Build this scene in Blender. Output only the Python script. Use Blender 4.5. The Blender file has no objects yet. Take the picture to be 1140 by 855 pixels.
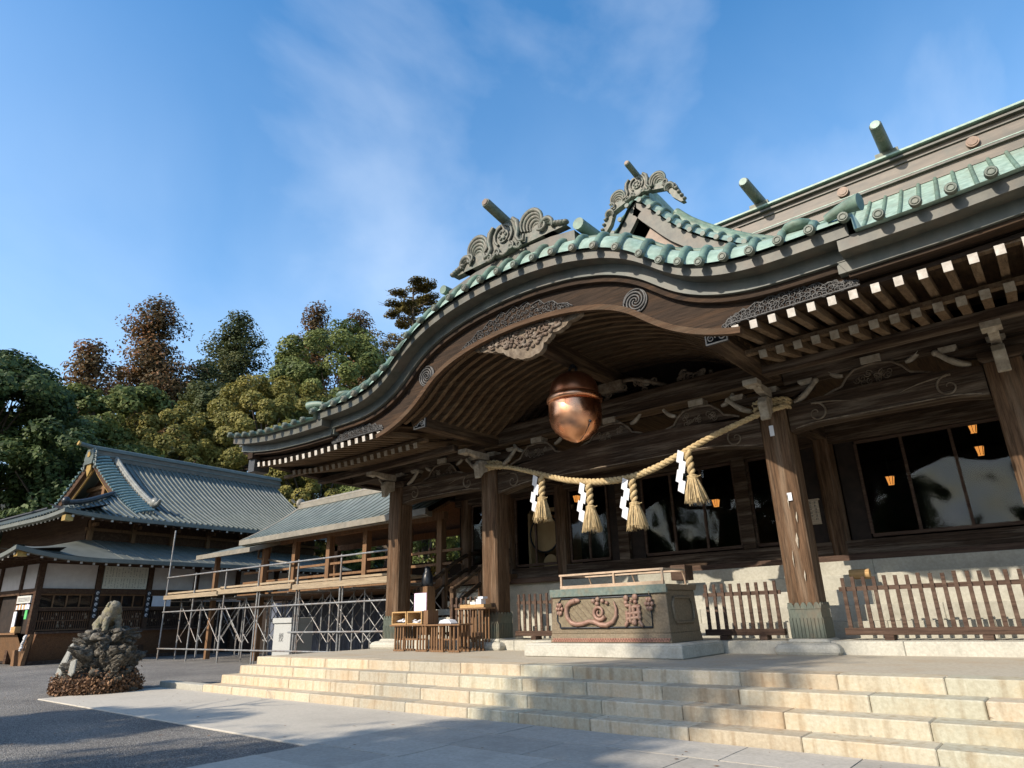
import bpy, math, random
import numpy as np
from mathutils import Vector, Matrix
random.seed(7); rng = np.random.default_rng(7)
S = bpy.context.scene; COL = S.collection
R = math.radians
# ---------------------------------------------------------------- camera, sky, sun, exposure
XA = (0.7714, -0.2333, -0.5920)
cam = bpy.data.cameras.new('camera'); cam_o = bpy.data.objects.new('camera', cam); COL.objects.link(cam_o)
F_PX = 722.105
def cam_axes():
    a = np.array([-350 - 570, 711 - 427.5]); b = np.array([512 - 570, -1600 - 427.5]); f = math.sqrt(-(a @ b))
    X = -np.array([*a, f]); X /= np.linalg.norm(X)
    Z = np.array([*b, f]); Z /= np.linalg.norm(Z)
    X -= Z * (X @ Z); X /= np.linalg.norm(X); Y = np.cross(Z, X)
    return f, np.array([X, Y, Z])
F_PX, RR = cam_axes()
right = RR[:, 0]; down = RR[:, 1]; fwd = RR[:, 2]
m = Matrix(((right[0], -down[0], -fwd[0], 0), (right[1], -down[1], -fwd[1], 0), (right[2], -down[2], -fwd[2], 1.40), (0, 0, 0, 1)))
cam_o.matrix_world = m
cam.sensor_width = 36; cam.lens = 36 * F_PX / 1140; cam.clip_end = 2000; cam.clip_start = .05
S.camera = cam_o
SUN_EL, SUN_AZ = 33.0, 14.0          # light travels towards +Y, turned SUN_AZ towards +X
w = bpy.data.worlds.new('World'); S.world = w; w.use_nodes = True
nt = w.node_tree; nt.nodes.clear()
wo = nt.nodes.new('ShaderNodeOutputWorld'); bg = nt.nodes.new('ShaderNodeBackground'); sky = nt.nodes.new('ShaderNodeTexSky')
sky.sky_type = 'NISHITA'; sky.sun_disc = False; sky.sun_elevation = R(SUN_EL); sky.sun_rotation = R(180 + SUN_AZ)
sky.air_density = 1.1; sky.dust_density = 1.2; sky.ozone_density = 1.5; sky.altitude = 200
tc = nt.nodes.new('ShaderNodeTexCoord'); mp = nt.nodes.new('ShaderNodeMapping'); mp.inputs['Scale'].default_value = (1.4, .8, 1.6); mp.inputs['Rotation'].default_value = (0.3, 0.9, 0.5); mp.inputs['Location'].default_value = (.9, 1.4, .7)
n1 = nt.nodes.new('ShaderNodeTexNoise'); n1.inputs['Scale'].default_value = 1.3; n1.inputs['Detail'].default_value = 9; n1.inputs['Roughness'].default_value = .5; n1.inputs['Distortion'].default_value = .25
cr = nt.nodes.new('ShaderNodeValToRGB'); cr.color_ramp.elements[0].position = .55; cr.color_ramp.elements[1].position = .86
cr.color_ramp.elements[0].color = (0, 0, 0, 1); cr.color_ramp.elements[1].color = (.62, .62, .62, 1)
mx = nt.nodes.new('ShaderNodeMixRGB'); mx.inputs['Color2'].default_value = (6.2, 6.7, 7.4, 1)
hs = nt.nodes.new('ShaderNodeHueSaturation'); hs.inputs['Saturation'].default_value = 1.34; hs.inputs['Hue'].default_value = .497; hs.inputs['Value'].default_value = 1.48
L = nt.links.new
L(tc.outputs['Generated'], mp.inputs['Vector']); L(mp.outputs[0], n1.inputs['Vector']); L(n1.outputs['Fac'], cr.inputs['Fac'])
L(sky.outputs[0], hs.inputs['Color']); L(hs.outputs[0], mx.inputs['Color1']); L(cr.outputs['Color'], mx.inputs['Fac']); 
sx = nt.nodes.new('ShaderNodeSeparateXYZ'); L(tc.outputs['Generated'], sx.inputs[0])
hr_ = nt.nodes.new('ShaderNodeMapRange'); hr_.inputs['From Min'].default_value = .02; hr_.inputs['From Max'].default_value = .75; hr_.inputs['To Min'].default_value = .64; hr_.inputs['To Max'].default_value = 0; L(sx.outputs['Z'], hr_.inputs['Value'])
n2_ = nt.nodes.new('ShaderNodeTexNoise'); n2_.inputs['Scale'].default_value = 2.1; n2_.inputs['Detail'].default_value = 6; n2_.inputs['Distortion'].default_value = .6; L(mp.outputs[0], n2_.inputs['Vector'])
hm = nt.nodes.new('ShaderNodeMath'); hm.operation = 'MULTIPLY'; m3_ = nt.nodes.new('ShaderNodeMapRange'); m3_.inputs['From Min'].default_value = .3; m3_.inputs['From Max'].default_value = .7; m3_.inputs['To Min'].default_value = .35; m3_.inputs['To Max'].default_value = 1.15; L(n2_.outputs['Fac'], m3_.inputs['Value'])
L(hr_.outputs[0], hm.inputs[0]); L(m3_.outputs[0], hm.inputs[1]); mh = nt.nodes.new('ShaderNodeMixRGB'); mh.inputs['Color2'].default_value = (4.6, 5.7, 7.2, 1); L(hm.outputs[0], mh.inputs['Fac']); L(mx.outputs[0], mh.inputs['Color1']); L(mh.outputs[0], bg.inputs['Color']); L(bg.outputs[0], wo.inputs['Surface'])
bg.inputs['Strength'].default_value = .15
sl = bpy.data.lights.new('sun', 'SUN'); sl.energy = 5.0; sl.angle = R(.53); sl.color = (1.0, .90, .76)
so = bpy.data.objects.new('sun', sl); COL.objects.link(so)
ld = Vector((math.sin(R(SUN_AZ)) * math.cos(R(SUN_EL)), math.cos(R(SUN_AZ)) * math.cos(R(SUN_EL)), -math.sin(R(SUN_EL))))
so.rotation_euler = ld.to_track_quat('-Z', 'Y').to_euler(); so.location = (0, -20, 30)
S.view_settings.view_transform = 'Standard'; S.view_settings.look = 'None'; S.view_settings.exposure = .32; S.view_settings.gamma = 1
S.render.engine = 'CYCLES'
# ---------------------------------------------------------------- materials
def base_mat(name):
    mt = bpy.data.materials.new(name); mt.use_nodes = True; t = mt.node_tree; t.nodes.clear()
    o = t.nodes.new('ShaderNodeOutputMaterial'); b = t.nodes.new('ShaderNodeBsdfPrincipled'); t.links.new(b.outputs[0], o.inputs['Surface'])
    return mt, t, b
def c4(c): return (c[0], c[1], c[2], 1)
def ramp(t, stops):
    r = t.nodes.new('ShaderNodeValToRGB'); e = r.color_ramp.elements
    while len(e) < len(stops): e.new(.5)
    for i, (p, c) in enumerate(stops): e[i].position = p; e[i].color = c4(c)
    return r
def mat(name, c1, c2, c3=None, sc=(1, 1, 1), ns=6, rough=.75, metal=0, bump=.25, big=.6, spec=.35, island=0, c3amt=.6, dist=.01, crack=0):
    mt, t, b = base_mat(name); N = t.nodes.new; K = t.links.new
    tc = N('ShaderNodeTexCoord'); mp = N('ShaderNodeMapping'); mp.inputs['Scale'].default_value = sc
    K(tc.outputs['Object'], mp.inputs['Vector'])
    n = N('ShaderNodeTexNoise'); n.inputs['Scale'].default_value = ns; n.inputs['Detail'].default_value = 8; n.inputs['Roughness'].default_value = .65
    K(mp.outputs[0], n.inputs['Vector'])
    r = ramp(t, [(.32, c1), (.68, c2)]); K(n.outputs['Fac'], r.inputs['Fac']); col = r.outputs['Color']
    if c3:
        n2 = N('ShaderNodeTexNoise'); n2.inputs['Scale'].default_value = big; n2.inputs['Detail'].default_value = 7; n2.inputs['Roughness'].default_value = .7
        K(tc.outputs['Object'], n2.inputs['Vector'])
        if crack:
            mp2 = N('ShaderNodeMapping'); mp2.inputs['Scale'].default_value = tuple(v * .62 for v in sc); K(tc.outputs['Object'], mp2.inputs['Vector']); K(mp2.outputs[0], n2.inputs['Vector']); n2.inputs['Scale'].default_value = 1.25
        r2 = ramp(t, [(.48, (0, 0, 0)), (.66, (c3amt,) * 3)]); K(n2.outputs['Fac'], r2.inputs['Fac'])
        m_ = N('ShaderNodeMixRGB'); K(r2.outputs['Color'], m_.inputs['Fac']); K(col, m_.inputs['Color1']); m_.inputs['Color2'].default_value = c4(c3); col = m_.outputs[0]
    if crack:
        mpc = N('ShaderNodeMapping'); mpc.inputs['Scale'].default_value = tuple(v * (2.6 if v > 1 else .55) for v in sc); K(tc.outputs['Object'], mpc.inputs['Vector']); nc = N('ShaderNodeTexNoise'); nc.inputs['Scale'].default_value = 2.1; nc.inputs['Detail'].default_value = 3; K(mpc.outputs[0], nc.inputs['Vector'])
        rc = ramp(t, [(.0, (1, 1, 1)), (.485, (1, 1, 1)), (.5, (.28,) * 3), (.515, (1, 1, 1)), (1, (1, 1, 1))]); K(nc.outputs['Fac'], rc.inputs['Fac']); mc = N('ShaderNodeMixRGB'); mc.blend_type = 'MULTIPLY'; mc.inputs['Fac'].default_value = crack; K(col, mc.inputs['Color1']); K(rc.outputs[0], mc.inputs['Color2']); col = mc.outputs[0]
    if island:
        g = N('ShaderNodeNewGeometry'); h = N('ShaderNodeHueSaturation'); mr = N('ShaderNodeMapRange')
        mr.inputs['To Min'].default_value = 1 - island; mr.inputs['To Max'].default_value = 1 + island * .6
        K(g.outputs['Random Per Island'], mr.inputs['Value']); K(mr.outputs[0], h.inputs['Value']); K(col, h.inputs['Color']); col = h.outputs[0]
    K(col, b.inputs['Base Color']); b.inputs['Roughness'].default_value = rough; b.inputs['Metallic'].default_value = metal; b.inputs['Specular IOR Level'].default_value = spec
    if bump:
        bp = N('ShaderNodeBump'); bp.inputs['Strength'].default_value = bump; bp.inputs['Distance'].default_value = dist; K(n.outputs['Fac'], bp.inputs['Height']); K(bp.outputs[0], b.inputs['Normal'])
    return mt
DK, MD, GY = (.022, .014, .009), (.075, .048, .031), (.25, .20, .15)
def wood(name, c1, c2, c3, axis, **k):
    s = {'x': (.6, 9, 9), 'y': (9, .6, 9), 'z': (9, 9, .6)}[axis]
    k.setdefault('crack', .8); k.setdefault('spec', .12)
    return mat(name, c1, c2, c3, sc=s, ns=3.2, rough=k.pop('rough', .7), bump=k.pop('bump', .5), big=k.pop('big', 1.1), **k)
M = {}
M['wood_x'] = wood('weathered_timber_beam', DK, MD, GY, 'x', c3amt=.55)
M['wood_y'] = wood('weathered_timber_rafter', DK, MD, (.20, .14, .085), 'y')
M['wood_z'] = wood('weathered_timber_column', (.04, .024, .013), (.145, .083, .046), (.28, .205, .14), 'z', c3amt=.42, island=0)
M['rafter'] = wood('rafter_timber', (.07, .045, .026), (.17, .112, .066), (.22, .165, .11), 'y')
M['rafter_end'] = mat('white_painted_rafter_end', (.38, .34, .29), (.58, .54, .48), (.25, .2, .15), ns=9, big=3)
M['board'] = wood('dark_gable_board', (.02, .014, .010), (.05, .033, .023), (.085, .048, .026), 'x', rough=.8)
M['edgewood'] = wood('warm_brown_edge_timber', (.045, .026, .014), (.11, .062, .034), (.09, .065, .042), 'x')
M['rib'] = wood('arch_rib_timber', (.06, .038, .022), (.15, .095, .055), (.22, .16, .1), 'x')
M['soffit'] = wood('soffit_timber', (.03, .019, .012), (.08, .048, .028), (.13, .09, .05), 'y')
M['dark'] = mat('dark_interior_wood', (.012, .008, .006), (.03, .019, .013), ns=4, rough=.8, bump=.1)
M['redwood'] = wood('reddish_sill_timber', (.045, .027, .02), (.105, .066, .046), (.15, .105, .078), 'x')
M['lightwood'] = wood('fresh_light_timber', (.26, .195, .125), (.42, .33, .22), (.19, .155, .115), 'x', bump=.2)
M['midwood'] = wood('brown_corridor_timber', (.14, .075, .038), (.26, .15, .08), (.12, .08, .05), 'z', bump=.3)
M['carve'] = mat('weathered_carving', (.07, .05, .034), (.19, .145, .10), (.30, .25, .19), ns=9, big=4, rough=.85)
M['nose'] = mat('pale_bracket_nose', (.22, .18, .13), (.42, .37, .29), (.15, .10, .065), ns=9, big=5, rough=.8)
def copper(name, c1, c2, c3, **k): return mat(name, c1, c2, c3, ns=k.pop('ns', 5), rough=k.pop('rough', .55), bump=k.pop('bump', .15), big=k.pop('big', 1.7), spec=.5, **k)
M['mint'] = copper('mint_patina_copper', (.16, .24, .19), (.33, .43, .355), (.16, .165, .12), sc=(1, 1, 1), c3amt=.5)
M['billet'] = copper('lichened_billet', (.05, .065, .045), (.13, .15, .11), (.2, .17, .12), ns=14, big=5)
M['roll'] = copper('green_patina_roll', (.07, .12, .085), (.17, .25, .19), (.10, .10, .068), c3amt=.6, island=.15)
M['disc'] = copper('grey_green_tile_disc', (.055, .07, .052), (.13, .155, .118), (.15, .12, .085), ns=12)
M['fascia'] = copper('grey_copper_fascia', (.05, .056, .047), (.10, .108, .09), (.13, .095, .065), sc=(1.3, 1, .4), ns=2.4, c3amt=.35)
M['thin'] = copper('brown_copper_edging', (.048, .048, .038), (.10, .097, .075), (.13, .088, .058), c3amt=.5)
M['ridge'] = copper('brown_copper_ridge', (.075, .06, .045), (.155, .122, .09), (.07, .07, .055), sc=(.4, 1, 2.5), ns=3)
M['oni'] = copper('weathered_copper_ornament', (.055, .058, .044), (.185, .17, .13), (.05, .095, .07), ns=8, big=5, c3amt=.6)
M['medal'] = copper('bare_copper_medallion', (.14, .08, .045), (.25, .155, .10), (.15, .11, .08), ns=10)
M['gable'] = copper('brown_copper_gable', (.13, .08, .05), (.25, .165, .11), (.11, .09, .065), sc=(1, 1, 1), ns=4)
M['steel_orn'] = mat('dull_grey_metal_filigree', (.04, .038, .036), (.085, .083, .082), ns=15, rough=.5, metal=.2)
M['white_orn'] = mat('white_filigree', (.6, .58, .56), (.8, .78, .75), ns=12)
M['stone'] = mat('pale_base_stone', (.36, .34, .28), (.50, .475, .40), (.28, .27, .22), ns=30, big=2, rough=.85, bump=.3)
def gravelmat():
    mt, t, b = base_mat('grey_gravel_chips'); N = t.nodes.new; K = t.links.new; tc = N('ShaderNodeTexCoord'); v = N('ShaderNodeTexVoronoi'); v.inputs['Scale'].default_value = 60; K(tc.outputs['Object'], v.inputs['Vector'])
    sp = N('ShaderNodeSeparateColor'); K(v.outputs['Color'], sp.inputs[0]); r = ramp(t, [(0, (.12, .114, .106)), (.45, (.20, .19, .175)), (.8, (.27, .256, .235)), (1, (.38, .36, .33))]); K(sp.outputs[0], r.inputs['Fac'])
    n = N('ShaderNodeTexNoise'); n.inputs['Scale'].default_value = .45; n.inputs['Detail'].default_value = 6; K(tc.outputs['Object'], n.inputs['Vector']); r2 = ramp(t, [(.35, (.78, .77, .76)), (.65, (1.12, 1.1, 1.06))]); K(n.outputs['Fac'], r2.inputs['Fac'])
    m_ = N('ShaderNodeMixRGB'); m_.blend_type = 'MULTIPLY'; m_.inputs[0].default_value = 1; K(r.outputs[0], m_.inputs[1]); K(r2.outputs[0], m_.inputs[2]); K(m_.outputs[0], b.inputs['Base Color']); b.inputs['Roughness'].default_value = .95; b.inputs['Specular IOR Level'].default_value = .15
    bp = N('ShaderNodeBump'); bp.invert = True; bp.inputs['Strength'].default_value = 1; bp.inputs['Distance'].default_value = .02; K(v.outputs['Distance'], bp.inputs['Height']); K(bp.outputs[0], b.inputs['Normal']); return mt
M['gravel'] = gravelmat()
def stepmat():
    mt = mat('sandy_step_stone', (.40, .35, .265), (.53, .475, .375), (.50, .34, .19), ns=26, big=1.5, rough=.85, bump=.45, island=.2, c3amt=.42)
    t = mt.node_tree; b = [n for n in t.nodes if n.type == 'BSDF_PRINCIPLED'][0]; src = b.inputs['Base Color'].links[0].from_socket
    g = t.nodes.new('ShaderNodeNewGeometry'); r = ramp(t, [(0, (1, 1, 1)), (.25, (.9, .97, .92)), (.45, (1.0, .9, .78)), (.6, (.97, 1, .95)), (.72, (.72, 1, .86)), (.78, (1, .94, .85)), (1, (1, .97, .9))])
    m2 = t.nodes.new('ShaderNodeMath'); m2.operation = 'FRACT'; m3 = t.nodes.new('ShaderNodeMath'); m3.operation = 'MULTIPLY'; m3.inputs[1].default_value = 7.31
    t.links.new(g.outputs['Random Per Island'], m3.inputs[0]); t.links.new(m3.outputs[0], m2.inputs[0]); t.links.new(m2.outputs[0], r.inputs['Fac'])
    x = t.nodes.new('ShaderNodeMixRGB'); x.blend_type = 'MULTIPLY'; x.inputs['Fac'].default_value = .8; t.links.new(src, x.inputs['Color1']); t.links.new(r.outputs[0], x.inputs['Color2'])
    # vertical rain stains
    tc = t.nodes.new('ShaderNodeTexCoord'); mp = t.nodes.new('ShaderNodeMapping'); mp.inputs['Scale'].default_value = (7, 7, .5); n = t.nodes.new('ShaderNodeTexNoise'); n.inputs['Scale'].default_value = 1.4; n.inputs['Detail'].default_value = 5
    r3 = ramp(t, [(.5, (1, 1, 1)), (.75, (.62, .52, .42))]); y = t.nodes.new('ShaderNodeMixRGB'); y.blend_type = 'MULTIPLY'; y.inputs['Fac'].default_value = .8
    t.links.new(tc.outputs['Object'], mp.inputs[0]); t.links.new(mp.outputs[0], n.inputs['Vector']); t.links.new(n.outputs['Fac'], r3.inputs['Fac']); t.links.new(x.outputs[0], y.inputs['Color1']); t.links.new(r3.outputs[0], y.inputs['Color2'])
    t.links.new(y.outputs[0], b.inputs['Base Color']); return mt
M['step'] = stepmat()
M['paving'] = mat('sandy_platform_paving', (.34, .30, .23), (.45, .40, .31), (.36, .27, .17), ns=22, big=.9, rough=.9, bump=.25)
M['concrete'] = mat('pale_concrete', (.40, .365, .30), (.50, .455, .38), (.33, .30, .25), ns=25, big=.5, rough=.9, bump=.25, c3amt=.5)
M['earth'] = mat('wooded_earth', (.02, .018, .01), (.05, .045, .02), ns=2, rough=1)
M['whitestone'] = mat('white_stone_steps', (.32, .305, .25), (.42, .40, .335), (.24, .225, .18), ns=20, big=1.4, rough=.85)
M['plaster'] = mat('off_white_plaster', (.55, .50, .46), (.63, .58, .53), (.48, .42, .38), ns=4, big=.8, rough=.9, bump=.05)
M['steel'] = mat('galvanised_tube', (.18, .18, .175), (.34, .34, .33), (.22, .12, .06), ns=9, big=1.2, rough=.45, metal=.3, c3amt=.5)
M['rope'] = mat('rice_straw', (.36, .26, .13), (.60, .47, .27), (.26, .18, .085), ns=30, sc=(1, 1, .3), big=6, rough=.9, bump=.6)
M['paper'] = mat('white_paper', (.60, .61, .64), (.70, .71, .74), ns=3, bump=0)
M['bronze'] = mat('dark_bronze_box', (.125, .095, .06), (.235, .18, .115), (.14, .12, .08), ns=30, big=2.5, rough=.5, metal=.25, bump=.6)
M['pink'] = mat('pinkish_copper_relief', (.20, .11, .08), (.31, .19, .14), (.18, .14, .1), ns=10, big=4, rough=.55, metal=.15)
M['rail'] = mat('tan_copper_rail', (.36, .25, .16), (.5, .37, .26), (.28, .26, .2), ns=8, rough=.5, metal=.15)
M['sleeve'] = copper('green_copper_sleeve', (.05, .06, .045), (.10, .115, .085), (.14, .095, .055), ns=12, sc=(3, 3, .6))
M['rock'] = mat('lichened_rock', (.025, .021, .017), (.15, .13, .10), (.30, .28, .23), ns=9, big=6, rough=.95, bump=1.0, dist=.05)
M['lionstone'] = mat('pale_lichened_carved_stone', (.10, .09, .07), (.26, .24, .19), (.30, .26, .12), ns=12, big=5, rough=.95, bump=1, dist=.03)
M['slab'] = mat('grey_stone_tablet', (.2, .2, .18), (.3, .3, .27), ns=18, big=3, rough=.9)
M['dryfern'] = mat('dry_brown_fern', (.12, .06, .03), (.30, .17, .09), ns=4, island=.5, bump=0)
M['hallroof'] = copper('blue_grey_copper_roof', (.068, .082, .073), (.132, .148, .134), (.06, .075, .068), ns=2, big=.5, rough=.42, c3amt=.5)
M['hallroof2'] = copper('brown_grey_copper_skirt', (.095, .10, .085), (.16, .165, .14), (.075, .085, .075), ns=2, sc=(1, 1, 1), big=.5, rough=.5)
M['corrroof'] = copper('thin_green_copper_sheet', (.105, .125, .11), (.175, .195, .17), (.10, .105, .09), ns=2, big=.6, rough=.5)
M['eave'] = copper('tan_copper_eave_edge', (.16, .14, .105), (.25, .22, .17), (.14, .135, .11), ns=4)
M['hallwood'] = wood('hall_timber', (.04, .022, .014), (.10, .055, .034), (.13, .085, .05), 'x')
M['counter'] = wood('counter_boards', (.12, .06, .032), (.22, .12, .066), (.1, .06, .04), 'x')
M['gold'] = mat('gilded_fitting', (.34, .21, .06), (.48, .32, .11), ns=8, rough=.45, metal=.5)
M['ink'] = mat('black_ink', (.03, .03, .03), (.06, .06, .06), bump=0)
M['greyink'] = mat('faded_grey_ink', (.12, .12, .115), (.2, .2, .19), bump=0)
M['goods'] = mat('assorted_pale_goods', (.3, .22, .15), (.6, .5, .36), ns=8, bump=0)
M['black'] = mat('black_finial', (.012, .014, .018), (.03, .034, .04), rough=.35, bump=.05)
M['orange'] = wood('orange_varnished_box', (.38, .22, .09), (.54, .35, .16), (.3, .2, .1), 'x', bump=.1)
M['purple'] = mat('lilac_printed_card', (.66, .5, .68), (.74, .6, .74), bump=0)
M['green_card'] = mat('green_card', (.08, .42, .12), (.12, .5, .16), bump=0)
M['red_card'] = mat('orange_red_card', (.7, .3, .14), (.75, .42, .22), bump=0)
M['tarp'] = mat('blue_grey_tarpaulin', (.06, .07, .10), (.16, .18, .23), ns=2, sc=(4, 4, .6), bump=.3)
M['drum'] = mat('ochre_drum_skin', (.46, .32, .16), (.56, .41, .22), ns=3, bump=.05)
M['bark'] = mat('tree_bark', (.05, .035, .024), (.12, .09, .065), sc=(5, 5, .8), ns=3, bump=.6, rough=.95)
def bellmat():
    mt, t, b = base_mat('polished_copper'); N = t.nodes.new; K = t.links.new
    tc = N('ShaderNodeTexCoord'); n = N('ShaderNodeTexNoise'); n.inputs['Scale'].default_value = 2.2; n.inputs['Detail'].default_value = 6; K(tc.outputs['Object'], n.inputs['Vector'])
    r = ramp(t, [(.35, (.62, .25, .13)), (.65, (.86, .46, .27))]); K(n.outputs['Fac'], r.inputs['Fac']); K(r.outputs[0], b.inputs['Base Color'])
    r2 = ramp(t, [(.3, (.2,) * 3), (.7, (.38,) * 3)]); K(n.outputs['Fac'], r2.inputs['Fac']); K(r2.outputs[0], b.inputs['Roughness']); b.inputs['Metallic'].default_value = 1
    return mt
M['bell'] = bellmat()
M['bell_dark'] = mat('dark_copper', (.20, .07, .035), (.34, .14, .07), ns=4, rough=.35, metal=.85, bump=.1)  # darker copper tone for the upper dome of the bell
def glassmat():
    mt = bpy.data.materials.new('wavy_window_glass'); mt.use_nodes = True; t = mt.node_tree; t.nodes.clear(); N = t.nodes.new; K = t.links.new
    o = N('ShaderNodeOutputMaterial'); mixs = N('ShaderNodeMixShader'); tr = N('ShaderNodeBsdfTransparent'); gl = N('ShaderNodeBsdfGlossy'); fr = N('ShaderNodeFresnel')
    fr.inputs['IOR'].default_value = 1.6; gl.inputs['Roughness'].default_value = .05; tr.inputs['Color'].default_value = (.88, .89, .88, 1); gl.inputs['Color'].default_value = (.55, .58, .62, 1)
    tc = N('ShaderNodeTexCoord'); n = N('ShaderNodeTexNoise'); n.inputs['Scale'].default_value = .8; n.inputs['Detail'].default_value = .5
    bp = N('ShaderNodeBump'); bp.inputs['Strength'].default_value = 1; bp.inputs['Distance'].default_value = .085
    mp = N('ShaderNodeMapping'); mp.inputs['Location'].default_value = (3.1, 0, .4); mp.inputs['Scale'].default_value = (1.3, 1, 1.1); K(tc.outputs['Object'], mp.inputs[0])
    K(mp.outputs[0], n.inputs['Vector']); K(n.outputs['Fac'], bp.inputs['Height']); K(bp.outputs[0], gl.inputs['Normal'])
    mr = N('ShaderNodeMath'); mr.operation = 'MULTIPLY_ADD'; mr.inputs[1].default_value = .6; mr.inputs[2].default_value = .01; K(fr.outputs[0], mr.inputs[0])
    K(mr.outputs[0], mixs.inputs[0]); K(tr.outputs[0], mixs.inputs[1]); K(gl.outputs[0], mixs.inputs[2]); K(mixs.outputs[0], o.inputs[0]); return mt
M['glass'] = glassmat()
def emis(name, c, s):
    mt, t, b = base_mat(name); b.inputs['Base Color'].default_value = c4(c); b.inputs['Emission Color'].default_value = c4(c); b.inputs['Emission Strength'].default_value = s; return mt
M['lamp'] = emis('lit_paper_lamp', (1, .38, .08), .75)
def leafmat(name, a, b_, c_):
    mt, t, b = base_mat(name); N = t.nodes.new; K = t.links.new
    g = N('ShaderNodeNewGeometry'); tc = N('ShaderNodeTexCoord'); n = N('ShaderNodeTexNoise'); n.inputs['Scale'].default_value = .35; n.inputs['Detail'].default_value = 3
    K(tc.outputs['Object'], n.inputs['Vector']); ad = N('ShaderNodeMath'); ad.operation = 'MULTIPLY_ADD'; ad.inputs[1].default_value = .35; K(g.outputs['Random Per Island'], ad.inputs[0]); 
    m2 = N('ShaderNodeMath'); m2.operation = 'MULTIPLY_ADD'; m2.inputs[1].default_value = 1.3; m2.inputs[2].default_value = -.32; K(n.outputs['Fac'], m2.inputs[0]); K(m2.outputs[0], ad.inputs[2])
    r = ramp(t, [(.1, a), (.5, b_), (.9, c_)]); K(ad.outputs[0], r.inputs['Fac']); K(r.outputs[0], b.inputs['Base Color']); b.inputs['Roughness'].default_value = .6; b.inputs['Specular IOR Level'].default_value = .25
    tr = N('ShaderNodeBsdfTranslucent'); K(r.outputs[0], tr.inputs['Color']); ms = N('ShaderNodeMixShader'); ms.inputs[0].default_value = .28
    o = [x for x in t.nodes if x.type == 'OUTPUT_MATERIAL'][0]; K(b.outputs[0], ms.inputs[1]); K(tr.outputs[0], ms.inputs[2]); K(ms.outputs[0], o.inputs['Surface']); return mt
M['leaf_dark'] = leafmat('dark_evergreen_leaves', (0.02, 0.034, 0.013), (0.053, 0.081, 0.024), (0.126, 0.161, 0.048))
M['leaf_olive'] = leafmat('olive_golden_leaves', (0.081, 0.084, 0.019), (0.203, 0.182, 0.043), (0.365, 0.284, 0.074))
M['leaf_mid'] = leafmat('mid_green_leaves', (0.049, 0.07, 0.021), (0.126, 0.154, 0.042), (0.238, 0.252, 0.077))
M['leaf_cedar'] = leafmat('cedar_green_leaves', (0.034, 0.046, 0.016), (0.081, 0.095, 0.032), (0.162, 0.155, 0.054))
M['leaf_rust'] = leafmat('rusty_cedar_leaves', (.045, .04, .018), (.13, .085, .034), (.34, .14, .055))
M['leaf_pine'] = leafmat('pine_needles', (0.065, 0.058, 0.018), (0.143, 0.117, 0.033), (0.26, 0.182, 0.039))
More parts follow.
